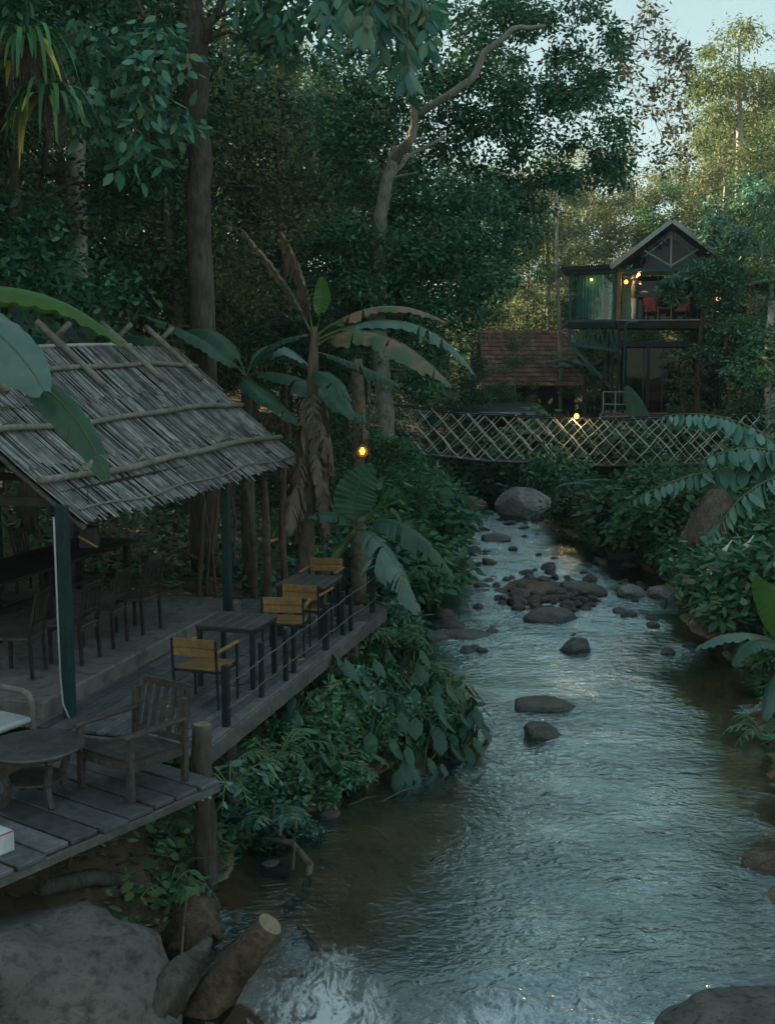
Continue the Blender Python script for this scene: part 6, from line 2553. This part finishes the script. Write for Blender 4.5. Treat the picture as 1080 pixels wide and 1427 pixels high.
# twisted tree over the stream
Yc = 29.0
cl = fill([(470, -50), (690, -30), (700, 270), (640, 250), (600, 330), (560, 300), (480, 330), (440, 200)], 135, 29.9, 34, .45, .95, 1)
cl += fill([(690, -5), (880, 0), (880, 60), (850, 110), (700, 110)], 30, 30.0, 33.5, .3, .6, 31)
cl += fill([(690, 110), (850, 120), (885, 210), (870, 260), (800, 275), (740, 300), (690, 270)], 58, 29.8, 33.5, .4, .8, 32)
cl += fill([(590, 250), (720, 260), (730, 330), (715, 410), (640, 450), (560, 440), (500, 400), (520, 330)], 85, 28, 32.5, .45, .85, 2)
cl += fill([(450, 300), (560, 330), (640, 430), (600, 540), (470, 480), (440, 400)], 60, 28.5, 32, .45, .85, 4)
cl2 = fill([(860, 0), (910, 0), (935, 60), (965, 90), (962, 140), (930, 160), (890, 140), (862, 90)], 44, 33, 36, .3, .6, 6) + fill([(880, 150), (950, 140), (968, 220), (930, 250), (890, 190)], 16, 34, 36, .25, .5, 7) + fill([(760, 60), (860, 60), (880, 150), (770, 150)], 18, 33, 36, .3, .5, 8)
grown_tree('twisted_tree', 'dark spreading tree with a pale twisted trunk and forked limbs over the stream',
           [ground_at(545, Yc), at(528, 430, Yc), at(531, 300, Yc), at(545, 235, Yc), at(552, 205, Yc)], [.26, .21, .18, .14, .12], cl, 165, .155, .075, 'greybark', 'leafdark', 5,
           lib=[([at(545, 222, Yc), at(568, 203, Yc - .4), at(579, 175, Yc - .6), at(576, 120, Yc - .8), at(569, 85, Yc - .8)], [.13, .12, .10, .08, .06]),
                ([at(580, 160, Yc - .6), at(615, 138, Yc - .8), at(655, 112, Yc - 1), at(675, 75, Yc - 1), at(715, 40, Yc - 1), at(760, 36, Yc - 1)], [.10, .10, .09, .08, .07, .04]),
                ([at(545, 250, Yc), at(565, 222, Yc + .5), at(620, 190, Yc + 1)], [.08, .06, .04])], br=.05, extra=(cl2, 24, .17, .085, 'leafred', 'rusty_leaves'))
# tall tree standing against the sky at the right
cl = fill([(1000, 48), (1040, 30), (1062, 60), (1074, 110), (1080, 170), (1076, 225), (1010, 230), (965, 200), (962, 130), (975, 80)], 62, 53, 57, .5, 1.05, 10)
cl += fill([(962, 80), (1000, 60), (985, 150), (965, 130)], 6, 54, 56, .4, .7, 12)
grown_tree('tall_tree', 'tall feathery tree standing highest against the sky behind the right bank', [ground_at(1035, 55), at(1032, 380, 55), at(1030, 200, 55), at(1028, 60, 55)], [.3, .24, .17, .05], cl, 130, .2, .08, 'palebark', 'leafolive', 11, br=.05)
cl = fill([(985, 215), (1090, 200), (1100, 330), (1000, 330), (950, 310)], 50, 52, 58, .5, 1.0, 13) + fill([(960, 300), (1100, 330), (1100, 480), (1040, 470)], 40, 46, 52, .4, .8, 14)
grown_tree('sun_gold_tree', 'spreading tree with olive and painted sun-gold leaves below the tallest crown', [ground_at(1000, 54), at(1005, 400, 54), at(1010, 260, 54)], [.2, .15, .06], cl, 110, .19, .085, 'palebark', 'leafgold', 15, br=.04)  # leaf colour stands in for golden sunlit patches
# blue-green leafy tree in front of the balcony
cl = fill([(972, 335), (995, 300), (1035, 330), (1025, 420), (1015, 480), (985, 480), (985, 420), (965, 385), (968, 350)], 64, 43.2, 45.6, .3, .6, 16)
cl += fill([(905, 400), (945, 370), (960, 440), (925, 420)], 10, 43.4, 44.6, .2, .35, 17)
cl += fill([(955, 485), (1010, 475), (1025, 520), (985, 525)], 12, 43.2, 45, .25, .5, 18)
grown_tree('leafy_tree', 'dark blue green leafy tree growing in front of the balcony', [ground_at(972, 44.3), at(970, 540, 44.3), at(978, 450, 44.3), at(985, 360, 44.3)], [.13, .11, .09, .05], cl, 95, .2, .095, 'redbark', 'leafteal', 19, br=.03)
for i, (px, Yd, r) in enumerate(((1017, 43.5, .10), (1058, 45, .08), (953, 44, .05), (780, 55, .09), (1072, 40.5, .2), (762, 63, .12))):
    p = ground_at(px, Yd)
    q = at(px + (-6, 4, -3, -4, 3, 3)[i], (400, 330, 500, 250, 420, 230)[i], Yd)
    t = thing('tree', ('slender red brown trunk beside the leafy tree', 'pale thin trunk wound with climbing leaves at the right bank', 'thin leaning stem next to the house window', 'straight pale trunk behind the tiled roof', 'thick pale trunk cut by the picture edge', 'distant slim trunk against the bright leaves')[i], 'tree', p)
    m = MB()
    m.tube([Vector((0, 0, 0)), (q - p) * .3 + Vector((.08, 0, 0)), (q - p) * .65 - Vector((.06, 0, 0)), q - p], [r * 1.2, r, r * .9, r * .6], 9)
    m.build('trunk', M[('redbark', 'palebark', 'redbark', 'palebark', 'palebark', 'palebark')[i]], t, True)
    rg = np.random.default_rng(200 + i)
    cc_ = [tuple((q - p) * f + Vector(rg.normal(size=3)) * .35) for f in rg.uniform(.55, 1.05, 12)]
    V, F = clumps(rg, np.array(cc_), np.full(12, .4), 45, .2, .09)
    link('crown', np_mesh('crown', V, F), M['leafolive'], t)
tree('small', (548 - 540) / 1600 * 27.3, 27.3, .45)
tree('smallmid', (520 - 540) / 1600 * 26.5, 26.5, .5)
# thick trunk of the left forest with large drooping leaves
Yl = 22.5
cl = fill([(90, 40), (240, 30), (270, 120), (250, 200), (180, 240), (100, 200)], 34, 19.5, 21.8, .3, .55, 20)
cl += fill([(400, -40), (620, -60), (600, 40), (560, 60), (545, 70), (500, 50)], 22, 19.5, 22, .3, .5, 21)
cl += fill([(300, -60), (450, -60), (440, 60), (380, 90), (320, 60)], 26, 20, 23, .3, .5, 22)
grown_tree('great_tree', 'thick grey brown forest trunk with large drooping leaves high on both sides', [ground_at(285, Yl), at(283, 440, Yl), at(278, 260, Yl), at(272, 100, Yl), at(268, -60, Yl)], [.30, .25, .23, .24, .2], cl, 40, .27, .125, 'bark', 'leafteal', 23, br=.06,
           lib=[([at(275, 80, Yl), at(300, 20, Yl - .3), at(330, -50, Yl - .5)], [.10, .08, .06]), ([at(272, 110, Yl), at(240, 60, Yl - .5), at(200, 20, Yl - .8), at(180, -30, Yl - 1)], [.06, .05, .04, .03]), ([at(276, 180, Yl), at(230, 160, Yl - .6), at(190, 190, Yl - .9)], [.05, .03, .02]),
                ([at(268, -50, Yl), at(420, -70, Yl - .8), at(560, -40, Yl - 1.3)], [.12, .09, .05])], droop=.9)
# hanging sprays of large leaflets
rg = np.random.default_rng(31)
t = thing('leaf_spray', 'spray of large drooping leaflets hanging into the top of the view', 'branch', at(560, -60, 19))
m = MB()
pos, d, nr = [], [], []
b0 = at(560, -60, 19)
for px, py in ((480, 60), (505, 95), (530, 110), (545, 60), (560, 130), (575, 95), (590, 50), (600, 110), (465, 30), (570, 165), (520, 40), (555, 20), (450, 85), (440, 45)):
    e = at(px, py - 30, 19 + rg.normal() * .4) - b0
    s = at(540 + (px - 540) * .6, -80, 19) - b0
    m.tube([s, (s + e) / 2 + Vector((.03, 0, .05)), e], [.014, .01, .006], 5)
    for k in range(9):
        pos.append(e.lerp(s, rg.uniform(0, .35)))
        d.append((rg.normal() * .55, rg.normal() * .4, -.8))
        nr.append((rg.normal() * .4, -.8 + rg.normal() * .3, .4))
V, F = leaves(np.array(pos), np.array(d), np.array(nr), rg.uniform(.32, .5, len(pos)), rg.uniform(.14, .2, len(pos)), .15, .1)
m.build('stalks', M['twig'], t)
link('leaves', np_mesh('leaves', V, F), M['leafteal'], t)
# pale trunk further left
p = ground_at(108, 26)
t = grown_tree('pale_trunk_tree', 'straight pale mottled trunk in the left forest, partly hidden by hanging leaves', [p, at(110, 420, 26), at(108, 200, 26), at(104, -40, 26)], [.26, .22, .2, .18], fill([(40, -60), (200, -60), (180, 10), (60, 20)], 30, 24, 28, .5, .9, 24), 140, .16, .075, 'palebark', 'leafdark', 25)
# overhanging limb with clumps of strap leaves
Ye = 15.6
tb = Vector((-8.3, 17.2, tz(-8.3, 17.2) - .2))
t = grown_tree('host_tree', 'dark tree at the picture edge whose limb carries hanging strap-leaf clumps', [tb, Vector((-8.2, 17.0, 6)), Vector((-8.0, 16.6, 9.2)), Vector((-7.9, 16.3, 13))], [.3, .26, .22, .15], fill([(-120, -80), (90, -80), (60, -10), (-60, 10)], 26, 15.5, 18, .4, .7, 26), 130, .16, .075, 'bark', 'leafdark', 27,
               lib=[([Vector((-8.1, 16.8, 8.3)), at(-60, 40, 16), at(20, 75, Ye), at(62, 135, Ye), at(82, 150, Ye)], [.12, .10, .09, .07, .05])])
for i, (px, py, lab) in enumerate(((35, 52, 'higher of two hanging clumps of strap leaves with yellowed tips and dead roots'), (72, 135, 'lower of two hanging clumps of strap leaves with yellowed tips and dead roots'))):
    c = at(px, py, Ye - .15)
    t = thing('epiphyte_clump', lab, 'epiphyte', c)
    rgg = random.Random(60 + i)
    for nm, mt, n, L0, w0 in (('leaves', 'strap', 46, .75, .035), ('yellow_leaves', 'yellowstrap', 9, .8, .038), ('dead_roots', 'twig', 40, .6, .006)):
        m = MB()
        for k in range(n):
            a = rgg.uniform(0, 6.28)
            o = Vector((math.cos(a), math.sin(a), 0))
            L = L0 * rgg.uniform(.6, 1.15)
            s0 = o * rgg.uniform(.02, .16)
            if nm == 'dead_roots':
                m.tube([s0, s0 + o * .05 - UP * L * .5, s0 + o * rgg.uniform(0, .1) - UP * L], [.007, .006, .003], 4)
            else:
                up = rgg.uniform(.1, .75) if nm == 'leaves' else rgg.uniform(-.1, .2)
                P = bez(s0, s0 + o * L * .45 + UP * L * up, s0 + o * L * rgg.uniform(.45, .8) - UP * L * rgg.uniform(.3, .95), 8)
                s = o.cross(UP)
                vs = []
                for j, q in enumerate(P):
                    wd = w0 * (math.sin(PI * (.1 + .88 * j / 8)) ** .7) * (1.2 if nm != 'leaves' else 1)
                    vs += [q - s * wd, q + UP * -.006, q + s * wd]
                m.add(vs, [f for j in range(8) for f in ((j * 3, j * 3 + 3, j * 3 + 4, j * 3 + 1), (j * 3 + 1, j * 3 + 4, j * 3 + 5, j * 3 + 2))])
        m.build(nm, M[mt], t, nm != 'dead_roots')

# far wood on the hills: one mass nobody could count
rg = np.random.default_rng(88)
n = 90000
x = rg.uniform(-75, 75, n)
y = rg.uniform(66, 125, n)
h = 2.2 + 3.5 * (np.sin(x * .31 + 1) * np.sin(y * .27) * .5 + .5) + 2.0 * np.sin(x * .9) * np.sin(y * .8)
z = terr(x, y) + np.maximum(h, .8) * rg.random(n) ** .6
V, F = leaves(np.stack([x, y, z], -1), rnd_dirs(rg, n, .3), rnd_nrm(rg, n), rg.uniform(.4, .8, n), rg.uniform(.2, .36, n))
tag(link('far_woods', np_mesh('far_woods', V, F), M['leafolive']), kind='stuff')
# evening air: one even volume round everything
m = MB()
m.box((0, 100, 21), (360, 334, 47))
hz = m.build('haze', None)
hm, hn, ho = _new('evening_air')
pv_ = hn.nodes.new('ShaderNodeVolumePrincipled')
pv_.inputs['Color'].default_value = (0.86, 0.95, 0.93, 1)
pv_.inputs['Density'].default_value = 0.0006
pv_.inputs['Anisotropy'].default_value = 0.2
hn.links.new(pv_.outputs[0], ho.inputs['Volume'])
hz.data.materials.append(hm)
tag(hz, kind='stuff')
SC.cycles.volume_bounces = 0
SC.cycles.volume_max_steps = 64
